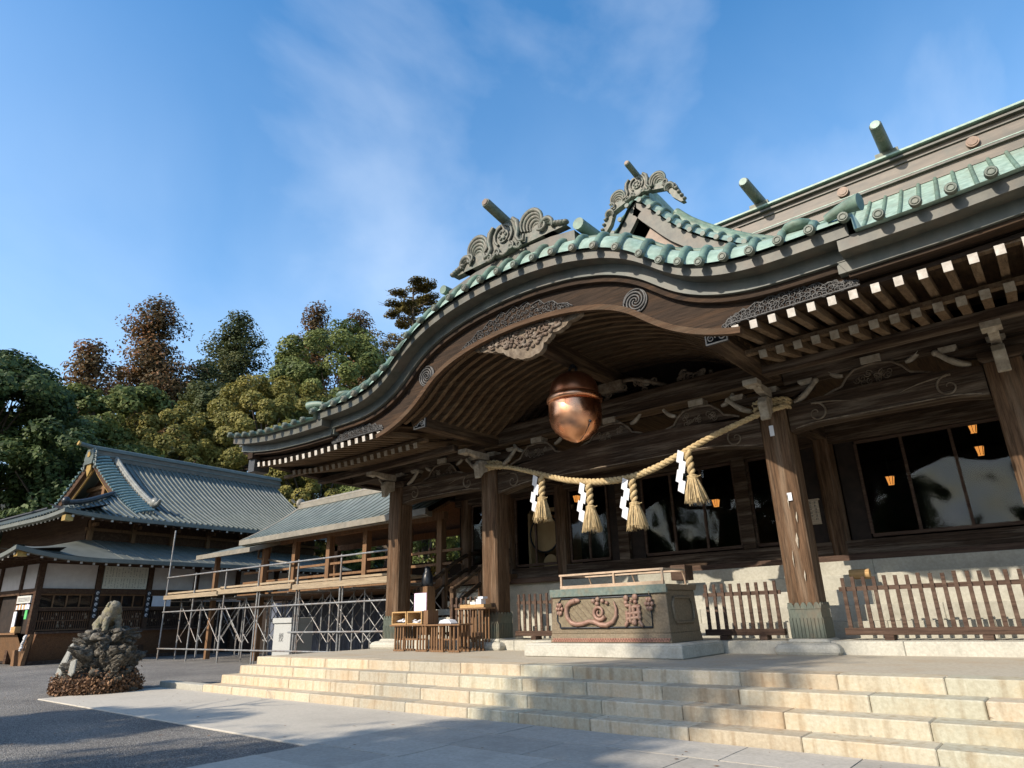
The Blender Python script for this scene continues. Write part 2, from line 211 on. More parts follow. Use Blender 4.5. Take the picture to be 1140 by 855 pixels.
# ---------------------------------------------------------------- mesh builder
ORG = {}
class MB:
    def __init__(s): s.v = []; s.f = []; s.sm = []
    def add(s, vs, fs, smooth=False):
        o = len(s.v); s.v.extend([tuple(map(float, p)) for p in vs]); s.f.extend([tuple(i + o for i in f) for f in fs]); s.sm.extend([smooth] * len(fs)); return s
    def box(s, x0, x1, y0, y1, z0, z1):
        return s.add([(x, y, z) for z in (z0, z1) for x, y in ((x0, y0), (x1, y0), (x1, y1), (x0, y1))], [(3, 2, 1, 0), (4, 5, 6, 7), (0, 1, 5, 4), (1, 2, 6, 5), (2, 3, 7, 6), (3, 0, 4, 7)])
    def frus(s, x0, x1, y0, y1, z0, z1, d, e=None):
        e = d if e is None else e
        return s.add([(x0, y0, z0), (x1, y0, z0), (x1, y1, z0), (x0, y1, z0), (x0 + d, y0 + e, z1), (x1 - d, y0 + e, z1), (x1 - d, y1 - e, z1), (x0 + d, y1 - e, z1)], [(3, 2, 1, 0), (4, 5, 6, 7), (0, 1, 5, 4), (1, 2, 6, 5), (2, 3, 7, 6), (3, 0, 4, 7)])
    def beam(s, p, q, w_, h, up=(0, 0, 1)):
        p = np.array(p, float); q = np.array(q, float); d = q - p; d /= np.linalg.norm(d); up = np.array(up, float)
        sd = np.cross(d, up); 
        if np.linalg.norm(sd) < 1e-5: sd = np.cross(d, (1, 0, 0))
        sd /= np.linalg.norm(sd); u2 = np.cross(sd, d); a, b = sd * w_ / 2, u2 * h / 2
        return s.add([p - a - b, p + a - b, p + a + b, p - a + b, q - a - b, q + a - b, q + a + b, q - a + b], [(0, 3, 2, 1)[::-1], (4, 5, 6, 7)[::-1], (0, 1, 5, 4)[::-1], (1, 2, 6, 5)[::-1], (2, 3, 7, 6)[::-1], (3, 0, 4, 7)[::-1]])
    def tube(s, pts, r, n=8, caps=True, smooth=True, flat=None):
        P = np.array(pts, float); k = len(P); r = np.broadcast_to(np.array(r, float), (k,)); T = np.gradient(P, axis=0); T /= np.linalg.norm(T, axis=1)[:, None] + 1e-12
        ref = np.array((0, 0, 1.)) if abs(T[0][2]) < .9 else np.array((1., 0, 0)); a = np.cross(T[0], ref); a /= np.linalg.norm(a); V = []
        for i in range(k):
            a = a - T[i] * (a @ T[i]); a /= np.linalg.norm(a) + 1e-12; b = np.cross(T[i], a)
            for j in range(n):
                t = 2 * math.pi * j / n; V.append(P[i] + r[i] * (a * math.cos(t) + b * math.sin(t)))
        F = [(i * n + j, i * n + (j + 1) % n, (i + 1) * n + (j + 1) % n, (i + 1) * n + j) for i in range(k - 1) for j in range(n)]
        s.add(V, F, smooth)
        if caps: s.add([V[j] for j in range(n)] + [V[(k - 1) * n + j] for j in range(n)], [tuple(range(n))[::-1], tuple(range(n, 2 * n))])
        return s
    def cyl(s, p, q, r, n=12, r2=None): return s.tube([p, q], [r, r if r2 is None else r2], n)
    def lathe(s, prof, c, n=24, smooth=True):
        V = []; k = len(prof)
        for r, z in prof:
            for j in range(n): t = 2 * math.pi * j / n; V.append((c[0] + r * math.cos(t), c[1] + r * math.sin(t), c[2] + z))
        F = [(i * n + j, i * n + (j + 1) % n, (i + 1) * n + (j + 1) % n, (i + 1) * n + j) for i in range(k - 1) for j in range(n)]
        F += [tuple(range(n))[::-1], tuple(range((k - 1) * n, k * n))]; return s.add(V, F, smooth)
    def grid(s, G, smooth=False, closed=False):
        G = np.array(G, float); a, b = G.shape[:2]; V = G.reshape(-1, 3); F = []
        for i in range(a - 1):
            for j in range(b if closed else b - 1): F.append((i * b + j, i * b + (j + 1) % b, (i + 1) * b + (j + 1) % b, (i + 1) * b + j))
        return s.add(V, F, smooth)
    def prism(s, poly, lo, hi, plane='xz'):
        n = len(poly)
        mk = {'xz': lambda a, b, t: (a, t, b), 'yz': lambda a, b, t: (t, a, b), 'xy': lambda a, b, t: (a, b, t)}[plane]
        V = [mk(a, b, lo) for a, b in poly] + [mk(a, b, hi) for a, b in poly]
        return s.add(V, [tuple(range(n)), tuple(range(n, 2 * n))[::-1]] + [((i + 1) % n, i, i + n, (i + 1) % n + n) for i in range(n)])
    def band(s, lo, hi, y0, y1, smooth=False):     # solid band between two x-z curves
        lo = np.array(lo); hi = np.array(hi); G = []
        for a, b in zip(lo, hi): G.append([(a[0], y0, a[1]), (b[0], y0, b[1]), (b[0], y1, b[1]), (a[0], y1, a[1])])
        s.grid(G, smooth, True); s.add(G[0], [(0, 1, 2, 3)]); s.add(G[-1], [(3, 2, 1, 0)]); return s
    def sphere(s, c, r, n=10, m_=6):
        rr = (r, r, r) if np.isscalar(r) else r; V = []; F = []
        for i in range(m_ + 1):
            for j in range(n):
                a = math.pi * i / m_; b = 2 * math.pi * j / n; V.append((c[0] + rr[0] * math.sin(a) * math.cos(b), c[1] + rr[1] * math.sin(a) * math.sin(b), c[2] + rr[2] * math.cos(a)))
        F = [(i * n + j, (i + 1) * n + j, (i + 1) * n + (j + 1) % n, i * n + (j + 1) % n) for i in range(m_) for j in range(n)]; return s.add(V, F, True)
    def spiral(s, c, r0, r1, turns, th, y, start=0, sgn=1, n=5, k=28, tip=.4):
        P = []; 
        for i in range(k): t = i / (k - 1); a = start + sgn * 2 * math.pi * turns * t; r = r0 + (r1 - r0) * t; P.append((c[0] + r * math.cos(a), y, c[1] + r * math.sin(a)))
        return s.tube(P, [th * (tip + (1 - tip) * i / (k - 1)) for i in range(k)], n)
    def mark(s):
        s.marks = getattr(s, 'marks', []) + [(len(s.v), len(s.f))]; return s
    def build_parts(s, name, m_, parent, bevel=0):
        mk = getattr(s, 'marks', []) + [(len(s.v), len(s.f))]
        if mk[0][0] != 0: mk = [(0, 0)] + mk
        for (a, b), (c, d) in zip(mk[:-1], mk[1:]):
            if d > b: q = MB(); q.v = s.v[a:c]; q.f = [tuple(i - a for i in f) for f in s.f[b:d]]; q.sm = s.sm[b:d]; q.build(name, m_, parent, bevel)
    def build(s, name, m_, parent=None, bevel=0, kind=None, auto=False):
        me = bpy.data.meshes.new(name); o_ = np.zeros(3)
        if parent is not None: o_ = np.array(ORG.get(parent.name, (0, 0, 0)), float)
        V = np.array(s.v, float) - o_
        me.from_pydata(V.tolist(), [], s.f); me.polygons.foreach_set('use_smooth', s.sm); me.update()
        me.materials.append(m_ if not isinstance(m_, str) else M[m_])
        o = bpy.data.objects.new(name, me); COL.objects.link(o)
        if parent is not None: o.parent = parent; ORG[o.name] = tuple(o_)
        else: ORG[o.name] = (0, 0, 0)
        if bevel:
            b = o.modifiers.new('bevel', 'BEVEL'); b.width = bevel; b.segments = 1; b.limit_method = 'ANGLE'; b.angle_limit = R(50)
        if kind: o['kind'] = kind
        return o
def thing(name, label, cat, loc=(0, 0, 0), group=None, rz=0):
    o = bpy.data.objects.new(name, None); COL.objects.link(o); o.location = loc; o.empty_display_size = .2; ORG[o.name] = tuple(loc) if rz == 0 else (0, 0, 0); o.rotation_euler[2] = rz
    o['label'] = label; o['category'] = cat
    if group: o['group'] = group
    return o
def tag(o, label, cat, group=None):
    o['label'] = label; o['category'] = cat
    if group: o['group'] = group
    return o
def settle(o):      # move origin of a one-mesh thing to its base centre
    co = np.empty(len(o.data.vertices) * 3); o.data.vertices.foreach_get('co', co); co = co.reshape(-1, 3); c = (co.min(0) + co.max(0)) / 2; c[2] = co[:, 2].min()
    o.data.transform(Matrix.Translation(-Vector(c))); o.location = Vector(c); return o
def copy_tree(o, parent=None):
    c = o.copy(); COL.objects.link(c); c.parent = parent
    for ch in o.children: copy_tree(ch, c)
    return c
def glyph_marks(mb, x, z, w_, h, y, seed, n=5, th=.003, plane='xz', strokes=None):   # one illegible brushed character
    r_ = random.Random(seed)
    for _ in range(n):
        if r_.random() < .55: a = (x - w_ / 2 * r_.uniform(.6, 1), z + r_.uniform(-.4, .4) * h); b = (x + w_ / 2 * r_.uniform(.6, 1), a[1] + r_.uniform(-.05, .12) * h)
        else: a = (x + r_.uniform(-.4, .4) * w_, z + h / 2 * r_.uniform(.5, 1)); b = (a[0] + r_.uniform(-.25, .25) * w_, z - h / 2 * r_.uniform(.5, 1))
        mb.beam((a[0], y, a[1]), (b[0], y, b[1]), th, h * .11, up=(0, 0, 1) if abs(a[0] - b[0]) > abs(a[1] - b[1]) else (1, 0, 0))
XC = -7.3
# ---------------------------------------------------------------- ground
mb = MB(); xs = np.concatenate([np.linspace(-600, -130, 12), np.linspace(-120, 40, 41), np.linspace(60, 600, 12)]); ys = np.concatenate([np.linspace(-600, -60, 10), np.linspace(-40, 140, 46), np.linspace(160, 600, 10)])
def hill_z(x, y):
    d1 = max(0, -46 - x); d2 = max(0, y - 34); d = math.hypot(d1, d2) if d1 and d2 else d1 + d2
    return 0 if d <= 0 else min(15, .34 * d * min(1, d / 14))
G = [[(x, y, hill_z(x, y) - (0.02 if hill_z(x, y) > 0 else 0)) for y in ys] for x in xs]
mb = MB(); mb.grid(G, True); g = mb.build('wooded_hill', 'earth', kind='structure')
mb = MB(); mb.grid([[(x, y, .004) for y in np.linspace(-150, 40, 20)] for x in np.linspace(-52, 160, 20)]); mb.build('gravel_ground', 'gravel', kind='structure')
mb = MB(); mb.box(-17.2, -7.42, 5.02, 7.47, -.05, .024); mb.build('concrete_apron', 'concrete', kind='structure', bevel=.008)
mb = MB()
yy = 7.46
for r_ in range(14):
    y0 = yy - .78; x = -7.4
    while x < 12:
        l = rng.uniform(1.1, 1.7); mb.box(x + .006, x + l - .006, y0 + .006, yy - .006, -.05, .026 + rng.uniform(0, .005)); x += l
    yy = y0
mb.build('stone_path', mat('worn_path_slab', (.33, .305, .255), (.44, .40, .34), (.26, .24, .2), ns=22, big=.8, rough=.9, bump=.4, island=.12), kind='structure')
mb = MB(); mb.box(-17.25, -15.13, 7.475, 7.72, -.05, .15); tag(mb.build('stone_kerb', 'whitestone', bevel=.01), 'low white stone kerb running left from the foot of the steps', 'kerb')
# ---------------------------------------------------------------- stone steps and platform
st = thing('stone_steps', 'broad flight of sandy stone steps leading up to the shrine platform', 'steps', (-3, 7.47, 0))
ye = [7.47, 7.87, 8.28, 8.68]
for i, y in enumerate(ye):
    mb = MB(); x = -15.12; z0 = .1625 * i; z1 = z0 + .1625
    while x < 8.5:
        l = rng.uniform(.95, 1.45); 
        mb.box(x + .003, min(x + l, 9) - .003, y + rng.uniform(0, .006), (ye[i + 1] + .05) if i < 3 else y + .42, z0 - .04 if i else -.05, z1 - rng.uniform(0, .004)); x += l
    mb.build('step', 'step', st, bevel=.012)
mb = MB(); mb.box(-15.1, 9, 8.9, 22, -.05, .646); tag(mb.build('stone_platform', 'paving'), 'flat sandy stone platform the shrine columns stand on', 'platform')
mb = MB(); 
x = -14.3
while x < 6.9: l = rng.uniform(1.6, 2.4); mb.box(x + .003, x + l - .003, 12.15, 13.6, .6, .85); x += l
tag(mb.build('stone_plinth', 'stone', bevel=.012), 'long pale stone kerb carrying the picket fence behind the columns', 'kerb')
# ---------------------------------------------------------------- the shrine hall
SH = thing('shrine_hall', 'large timber shrine hall with curved gable porch and green copper roof', 'shrine', (XC, 12.4, .65))
def smooth_curve(us, zs, n=161, umax=None):
    u = np.linspace(-umax, umax, n); z = np.interp(np.abs(u), us, zs); k = np.array([1, 4, 6, 4, 1.]) / 16
    for _ in range(3): zp = np.pad(z, 2, mode='edge'); z = np.convolve(zp, k, 'valid')
    return np.stack([u + XC, z], 1)
KU = [0, .5, .94, 1.43, 2.04, 2.4, 2.7, 2.9, 3.15, 3.43, 3.78, 4.17, 4.6, 5.0, 6.0]; KZ = [7.34, 7.325, 7.285, 7.215, 7.06, 6.92, 6.76, 6.62, 6.40, 6.20, 6.03, 5.91, 5.84, 5.82, 5.815]
K = smooth_curve(KU, KZ, 161, 6.02)
def offc(P, d):
    T = np.gradient(P, axis=0); T /= np.linalg.norm(T, axis=1)[:, None]; N = np.stack([-T[:, 1], T[:, 0]], 1); return P + N * d
def zK(u): return float(np.interp(u, K[:, 0] - XC, K[:, 1]))
OU = [0, 5.8, 7, 8.26, 9.0, 9.6, 10.2]; OZ = [5.65, 5.65, 5.66, 5.72, 5.8, 5.88, 6.0]
def zO(u): return float(np.interp(abs(u), OU, OZ))
def outer(s, d, u0=5.86, u1=10.15, n=30): return np.array([(XC + s * u, zO(u) + d) for u in np.linspace(u0, u1, n)])
def main_z(u, Y):
    t = max(0, min(Y, 38.6 - Y) - 8.65); lift = (zO(u) - 5.65) * max(0, 1 - t / 6); z = 6.03 + .333 * t + .0265 * t * t + lift
    if u < -8.25 or u > 9.85: s = max(0, 10.25 - abs(u)); z = min(z, 6.03 + .333 * s + .0265 * s * s + lift)
    return z
def kara_z(u, Y):
    if abs(u) > 6.1: return -9
    rise = np.interp(abs(u), [0, 4.0, 6.1], [.40, .40, .22]); t = min(1, max(0, (Y - 8.56) / .42)); return zK(u) + .39 + rise * (1 - (1 - t) ** 2) + max(0, Y - 9.0) * .03
roof = None
uu = sorted(set([round(x, 3) for x in list(np.linspace(-6.1, 6.1, 123)) + [-6.105, 6.105, -8.25, -8.255, 9.85, 9.855] + list(np.linspace(-10.25, -6.2, 28)) + list(np.linspace(6.2, 10.25, 28))]))
yv = list(np.linspace(8.56, 9.3, 9)) + list(np.linspace(9.6, 19.3, 40)) + list(np.linspace(20, 30, 14))
mb = MB(); mb.grid([[(XC + u, Y, max(main_z(u, Y), kara_z(u, Y))) for Y in yv] for u in uu], True)
roof = mb.build('roof', 'mint', SH)
# under side of the roof over the hall, closes the building against the light
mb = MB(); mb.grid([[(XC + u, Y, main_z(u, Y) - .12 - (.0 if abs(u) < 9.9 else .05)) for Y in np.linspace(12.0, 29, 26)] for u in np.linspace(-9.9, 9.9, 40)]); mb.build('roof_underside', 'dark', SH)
mb = MB()
# short hooked rolls on the curved gable edge
arc = np.concatenate([[0], np.cumsum(np.linalg.norm(np.diff(K, axis=0), axis=1))]); tot = arc[-1]; nr = int(round(tot / .425)); discs = []
Kt = offc(K, .36)
for i in range(nr + 1):
    s_ = (i + .0) * tot / nr; x = np.interp(s_, arc, Kt[:, 0]); z = np.interp(s_, arc, Kt[:, 1]); u = x - XC
    rise = np.interp(abs(u), [0, 4, 6.1], [.42, .42, .24]); P = []
    for t in np.linspace(0, 1, 7): P.append((x, 8.50 + .52 * t, kara_z(u, max(8.56, 8.50 + .52 * t)) + .034))
    mb.tube(P, .06, 9)
    discs.append((x, kara_z(u, 8.56) - .012))
# verge roll following the gable
P = [(a, 9.02, kara_z(a - XC, 9.02) + .03) for a, b in K[2:-2]]; mb.tube(P, .055, 8)
# long rolls down the main slope
for sgn in (-1, 1):
    for u in np.arange(6.42, 10.1, .40):
        Y0 = 8.5; ys_ = [8.5, 9.2, 10, 11, 12, 13, 14, 15, 16, 17, 18, 19]; P = [(XC + sgn * u, Y, main_z(sgn * u, Y) + .03) for Y in ys_]
        if u > 9.8 or (sgn < 0 and u > 8.25): P = [(XC + sgn * u, Y, main_z(sgn * u, Y) + .03) for Y in np.linspace(8.5, 8.5 + (10.5 - u) + .2, 5)]
        mb.tube(P, .052, 7); discs.append((XC + sgn * u, zO(u) + .40))
for u in np.arange(-6.0, 6.1, .40):
    ys_ = [Y for Y in np.linspace(10.5, 19.1, 16) if main_z(u, Y) > kara_z(u, Y) - .05]
    if len(ys_) > 1: mb.tube([(XC + u, Y, main_z(u, Y) + .03) for Y in ys_], .05, 6)
mb.build('tile_rolls', 'roll', roof); 
for x, z in discs: e_ = rng.normal(size=2) * .006; x += e_[0]; z += e_[1]; md = MB(); md.tube([(x, 8.425, z), (x, 8.44, z), (x, 8.52, z + .02)], [.062, .072, .072], 14); md.tube([(x + .042 * math.cos(t), 8.42, z + .042 * math.sin(t)) for t in np.linspace(0, 6.283, 11)], .008, 4); md.build('tile_end_disc', 'disc', roof)
# end curls of the curved gable roof
for s_ in (-1, 1):
    mb = MB(); x = XC + s_ * 6.1; z = 6.32
    G = []
    for t in np.linspace(0, 1, 6): G.append((x - s_ * .30 + s_ * .45 * t, 8.62 - .10 * t, z + .03 - .10 * t * t + .12 * t))
    mb.tube(G, [.06, .07, .08, .09, .105, .12], 14)
    mb.sphere((XC + s_ * 5.35, 9.0, 6.55), (.26, .3, .11), 12, 6)
    mb.build('edge_curl', 'roll', roof)
# copper clad edges
def fascia(lo, hi, y0, y1, m_, nm='eave_band', par=SH):
    mb = MB(); mb.band(lo, hi, y0, y1); return mb.build(nm, m_, par)
fascia(offc(K, .20), offc(K, .385), 8.64, 9.3, 'thin', 'eave_edging'); fascia(K, offc(K, .245), 8.92, 9.5, 'fascia')
fascia(offc(K, -.10), offc(K, -.003), 8.99, 9.3, 'board', 'gable_moulding')
hin = offc(K, -.56); hin[:, 1] = np.maximum(hin[:, 1], np.interp(np.abs(hin[:, 0] - XC), [3.7, 4.1], [5.0, 5.475])); sel = (np.abs(hin[:, 0] - XC) < 6.0); fascia(hin[sel], offc(K, -.08)[sel], 9.10, 9.24, 'board', 'curved_gable_board')
e2 = offc(K, -.6); e1 = offc(K, -.5); sel = np.abs(e2[:, 0] - XC) < 4.3; fascia(e2[sel], e1[sel], 9.06, 9.16, 'edgewood', 'gable_board_moulding')
for s_ in (-1, 1):
    fascia(outer(s_, .19), outer(s_, .375), 8.66, 9.3, 'thin', 'eave_edging'); fascia(outer(s_, .0), outer(s_, .20, 5.75), 8.93, 9.5, 'fascia')
    fascia(outer(s_, -.06), outer(s_, -.003), 8.99, 9.35, 'board', 'eave_moulding'); fascia(outer(s_, -.17, 4.0, 9.95), outer(s_, -.112, 4.0, 9.95), 9.20, 9.36, 'board', 'eave_board')
    # the eave carries on round the corner along the side
    for (d0, d1, xx, m_) in ((.0, .2, 10.12, 'fascia'), (.19, .375, 10.35, 'thin'), (-.26, -.09, 9.8, 'board')):
        mb = MB(); G = []
        for Y in np.linspace(8.95, 29, 24): c = zO(min(10.2, max(6, 10.15 - (Y - 8.9)))) if Y < 14 else 5.65; xo = XC + s_ * xx; xi = XC + s_ * (xx - .25); G.append([(xo, Y, c + d0), (xo, Y, c + d1), (xi, Y, c + d1), (xi, Y, c + d0)])
        mb.grid(G, False, True); mb.add(G[0], [(0, 1, 2, 3)]); mb.build('side_eave_band', m_, SH)
    mb = MB(); mb.box(XC + s_ * 9.72 - .16, XC + s_ * 9.72 + .16, 9.04, 9.5, 5.36, 5.72); mb.build('corner_rafter_end', 'steel_orn', SH)
    # step piece where the curved roof laps over the straight eave
    mb = MB(); mb.band([(XC + s_ * 5.75, 5.66), (XC + s_ * 6.05, 5.66)], [(XC + s_ * 5.75, 5.82), (XC + s_ * 6.05, 5.82)], 8.95, 9.3); mb.build('lap_piece', 'fascia', SH)
# soffits and rafters
for s_ in (-1, 1):
    mb = MB(); a = XC + s_ * 3.9; b = XC + s_ * 10.0; mb.grid([[(a, 9.2, 5.53), (b, 9.2, 5.6)], [(a, 12.6, 6.08), (b, 12.6, 6.1)]]); mb.grid([[(a, 9.2, 5.56), (b, 9.2, 5.64)], [(a, 12.6, 6.12), (b, 12.6, 6.14)]])
    mb.build('soffit', 'soffit', SH)
    mb = MB(); mb.box(min(a, b), max(a, b), 10.24, 10.36, 5.375, 5.455); mb.build('rafter_batten', 'rafter', SH)
    mb = MB(); mb.box(min(a, b), max(a, b), 9.22, 9.32, 5.487, 5.53); mb.build('rafter_batten', 'rafter', SH)
def lift(u): return max(0, zO(u) - 5.66) * .8
def rafter_set(u, s_):
    x = XC + s_ * u; l = lift(u); mb = MB(); mb.beam((x, 9.09, 5.375 + l), (x, 11.2, 5.70 + l), .10, .12); f = mb.build('flying_rafter', 'rafter', SH)
    mb = MB(); mb.beam((x, 9.08, 5.3735 + l), (x, 9.089, 5.375 + l), .104, .124); mb.build('rafter_end_paint', 'rafter_end', f)
    x2 = x + .0; mb = MB(); mb.beam((x2, 10.2, 5.305 + l), (x2, 12.6, 5.82 + l), .12, .13); f2 = mb.build('base_rafter', 'rafter', SH); mb = MB(); mb.beam((x2, 10.19, 5.303 + l), (x2, 10.199, 5.305 + l), .122, .132); mb.build('rafter_end_paint', 'nose', f2)
us_ = np.arange(4.2, 9.5, .274)
for s_ in (-1, 1):
    for u in us_: rafter_set(u, s_)
# arch ceiling with curved ribs
Kc = offc(K, -.27); sel = np.abs(Kc[:, 0] - XC) < 3.85; Kc = Kc[sel]
mb = MB(); mb.band(Kc, offc(K, -.23)[sel], 9.2, 13.6); mb.build('arch_ceiling', 'soffit', SH)
Kr = offc(K, -.40)[sel]
for y in np.arange(9.45, 13.4, .27):
    mb = MB(); mb.band(Kr, Kc + [0, .004], y, y + .10); mb.build('curved_rib', 'rib', SH)
# beams along the depth carrying the arch, with white filigree ends
for s_ in (-1, 1):
    x = XC + s_ * 3.62; mb = MB(); mb.box(x - .19, x + .19, 9.84, 13.4, 5.54, 5.93); b = mb.build('depth_beam', 'wood_y', SH, bevel=.012)
    mb = MB(); mb.box(x - .195, x + .195, 9.80, 9.838, 5.535, 5.935); pl = mb.build('end_plate', 'black', b)
    mb = MB()
    for dx in (-.09, .09):
        for dz in (-.09, .09): mb.spiral((x + dx, 5.735 + dz), .01, .075, 1.6, .014, 9.79, start=dx * 9 + dz * 20, sgn=1 if dx > 0 else -1, n=5, k=22)
    mb.box(x - .19, x + .19, 9.785, 9.80, 5.54, 5.56); mb.box(x - .19, x + .19, 9.785, 9.80, 5.91, 5.93); mb.box(x - .19, x - .17, 9.785, 9.80, 5.561, 5.909); mb.box(x + .17, x + .19, 9.785, 9.80, 5.561, 5.909)
    mb.build('filigree', 'white_orn', b)
mb = MB(); mb.box(XC - .14, XC + .14, 9.24, 13.4, 6.42, 6.74); mb.build('ridge_beam', 'wood_y', SH, bevel=.01)
# gable pendant carving
mb = MB(); top = [(-1.22, 6.70), (-.9, 6.80), (-.4, 6.88), (.1, 6.90), (.6, 6.88), (1.1, 6.80), (1.38, 6.70)]
bot = []
key = [(1.38, 6.62), (1.1, 6.56), (.96, 6.47), (.72, 6.45), (.62, 6.36), (.5, 6.30), (.46, 6.18), (.3, 6.12), (.05, 6.10), (-.15, 6.16), (-.34, 6.24), (-.52, 6.38), (-.72, 6.47), (-.95, 6.52), (-1.2, 6.62), (-1.34, 6.66)]
for i in range(len(key) - 1):
    a, b = np.array(key[i]), np.array(key[i + 1])
    for t in np.linspace(0, 1, 6)[:-1]: p = a + (b - a) * t; bot.append((p[0], p[1] - .028 * abs(math.sin(math.pi * t))))
mb.prism([(XC + a, b) for a, b in top + bot], 9.22, 9.34); gg = mb.build('gable_pendant', 'carve', SH)
mb = MB(); r_ = random.Random(3)
for i in range(150):
    a = r_.uniform(-1.05, 1.05); lo = np.interp(a, [-1.34, -.5, -.1, .3, .6, 1.38], [6.66, 6.44, 6.22, 6.2, 6.42, 6.62]); z = lo + (6.78 - lo) * r_.uniform(.12, .9); mb.sphere((XC + a, 9.21, z), (r_.uniform(.03, .07), .04, r_.uniform(.02, .05)), 6, 4)
for a, z, r0 in ((-.8, 6.6, .09), (-.45, 6.58, .11), (-.05, 6.45, .14), (.2, 6.62, .1), (.5, 6.6, .1), (.85, 6.62, .08)): mb.spiral((XC + a, z), .01, r0, 1.5, .02, 9.19, start=a * 5)
mb.build('carving', mat('reddish_worn_carving', (.06, .042, .03), (.17, .115, .08), (.36, .31, .25), ns=9, big=7, rough=.8), gg)
# metal filigree plates on the curved board, whorl emblems
def filig(u0, u1, hmax, name='filigree_plate', seed=1):
    mb = MB(); r_ = random.Random(seed); P = []; N_ = 26; off_lo = hin + [0, .01]; 
    for i in range(N_ + 1): u = u0 + (u1 - u0) * i / N_; z = float(np.interp(u + XC, off_lo[:, 0], off_lo[:, 1])); P.append((XC + u, z))
    up = [(p[0], p[1] + hmax * (.25 + .75 * math.sin(math.pi * i / N_)) * (1 + .16 * math.sin(i * 2.1))) for i, p in enumerate(P)]
    for i in range(N_):
        for j in range(3):
            t = (j + .5) / 3 * .95; x = P[i][0]; z = P[i][1] + (up[i][1] - P[i][1]) * t; mb.spiral((x + r_.uniform(-.02, .02), z), .006, .052, 1.4, .012, 9.085, start=r_.uniform(0, 6), sgn=r_.choice((-1, 1)), n=4, k=12)
    mb.tube([(a, 9.085, b) for a, b in P], .016, 5); mb.tube([(a, 9.085, b) for a, b in up], .012, 5); return mb.build(name, 'steel_orn', SH)
filig(-1.5, 1.3, .40); filig(4.05, 5.95, .24, seed=2); filig(-5.95, -4.05, .24, seed=4)
for u in (-2.62, 2.58):
    mb = MB(); z = zK(u) - .42
    for k_ in range(3): mb.spiral((XC + u, z), .02, .215, 1.15, .026, 9.085, start=k_ * 2.094, n=6, k=30, tip=.6)
    mb.tube([(XC + u + .225 * math.cos(t), 9.085, z + .225 * math.sin(t)) for t in np.linspace(0, 2 * math.pi, 33)], .018, 6); mb.build('whorl_emblem', 'steel_orn', SH)
# columns
def column(x, y=12.45, z1=4.95, w_=.25):
    mb = MB(); c = .035; P = [(x - w_ + c, y - w_), (x + w_ - c, y - w_), (x + w_, y - w_ + c), (x + w_, y + w_ - c), (x + w_ - c, y + w_), (x - w_ + c, y + w_), (x - w_, y + w_ - c), (x - w_, y - w_ + c)]
    mb.prism(P, z1, .9, 'xy'); col = mb.build('column', 'wood_z', SH)
    mb = MB(); q = w_ + .018; rims = []
    mb.box(x - q, x + q, y - q, y + q, .885, 1.36)
    for i in range(9):
        t = -q + (i + .5) * 2 * q / 9
        mb.box(x + t - .022, x + t + .022, y - q - .014, y - q - .001, .90, 1.22); mb.box(x + q + .001, x + q + .014, y + t - .022, y + t + .022, .90, 1.22); mb.box(x - q - .014, x - q - .001, y + t - .022, y + t + .022, .90, 1.22)
    for i in range(5):
        t = -q + (i + .5) * 2 * q / 5; r0 = q / 5
        for (cx, cy, ax) in ((x + t, y - q - .004, 'x'), (x + q + .004, y + t, 'y'), (x - q - .004, y + t, 'y')):
            A = [(t0, .10 * math.sin(t0)) for t0 in np.linspace(0, math.pi, 7)]
            poly = [((cx if ax == 'x' else cy) + r0 * math.cos(t0), 1.362 + .11 * math.sin(t0)) for t0 in np.linspace(0, math.pi, 8)]
            if ax == 'x': mb.prism(poly, cy - .006, cy + .02)
            else: mb.prism(poly, cx - .012 if cx > x else cx - .006, cx + .006 if cx > x else cx + .012, 'yz')
    mb.build('metal_sleeve', 'sleeve', col)
    mb = MB(); mb.frus(x - .36, x + .36, y - .36, y + .36, .83, .89, .05)
    G = []
    for z, o_ in ((.65, .50), (.69, .52), (.75, .52), (.80, .48), (.83, .40)): G.append([(x - o_, y - o_, z), (x + o_, y - o_, z), (x + o_, y + o_, z), (x - o_, y + o_, z)])
    mb.grid(G, False, True); mb.add(G[-1], [(0, 1, 2, 3)]); mb.build('base_stone', 'stone', col, bevel=.02); return col
CX = (-14.6, -10.97, -3.74, -.14)
cols = [column(x) for x in CX]; column(3.46)
# rag-paper votive slips stuck on the columns
mb = MB(); mb.box(-3.82, -3.74, 12.17, 12.178, 4.42, 4.62); mb.box(-3.70, -3.62, 12.17, 12.178, 3.2, 3.34); mb.build('paper_slips', 'paper', cols[2])
mb = MB()
for x, z, w_, h in ((-3.66, 2.5, .05, .28), (-3.6, 2.9, .03, .2), (-3.7, 3.2, .025, .3), (-3.63, 1.9, .03, .2), (-3.78, 2.2, .02, .3)): mb.prism([(x - w_ / 2, z), (x, z - h / 2), (x + w_ / 2, z + .03), (x + .01, z + h / 2)], 12.17, 12.176)
mb.build('bare_wear_patch', 'nose', cols[2])
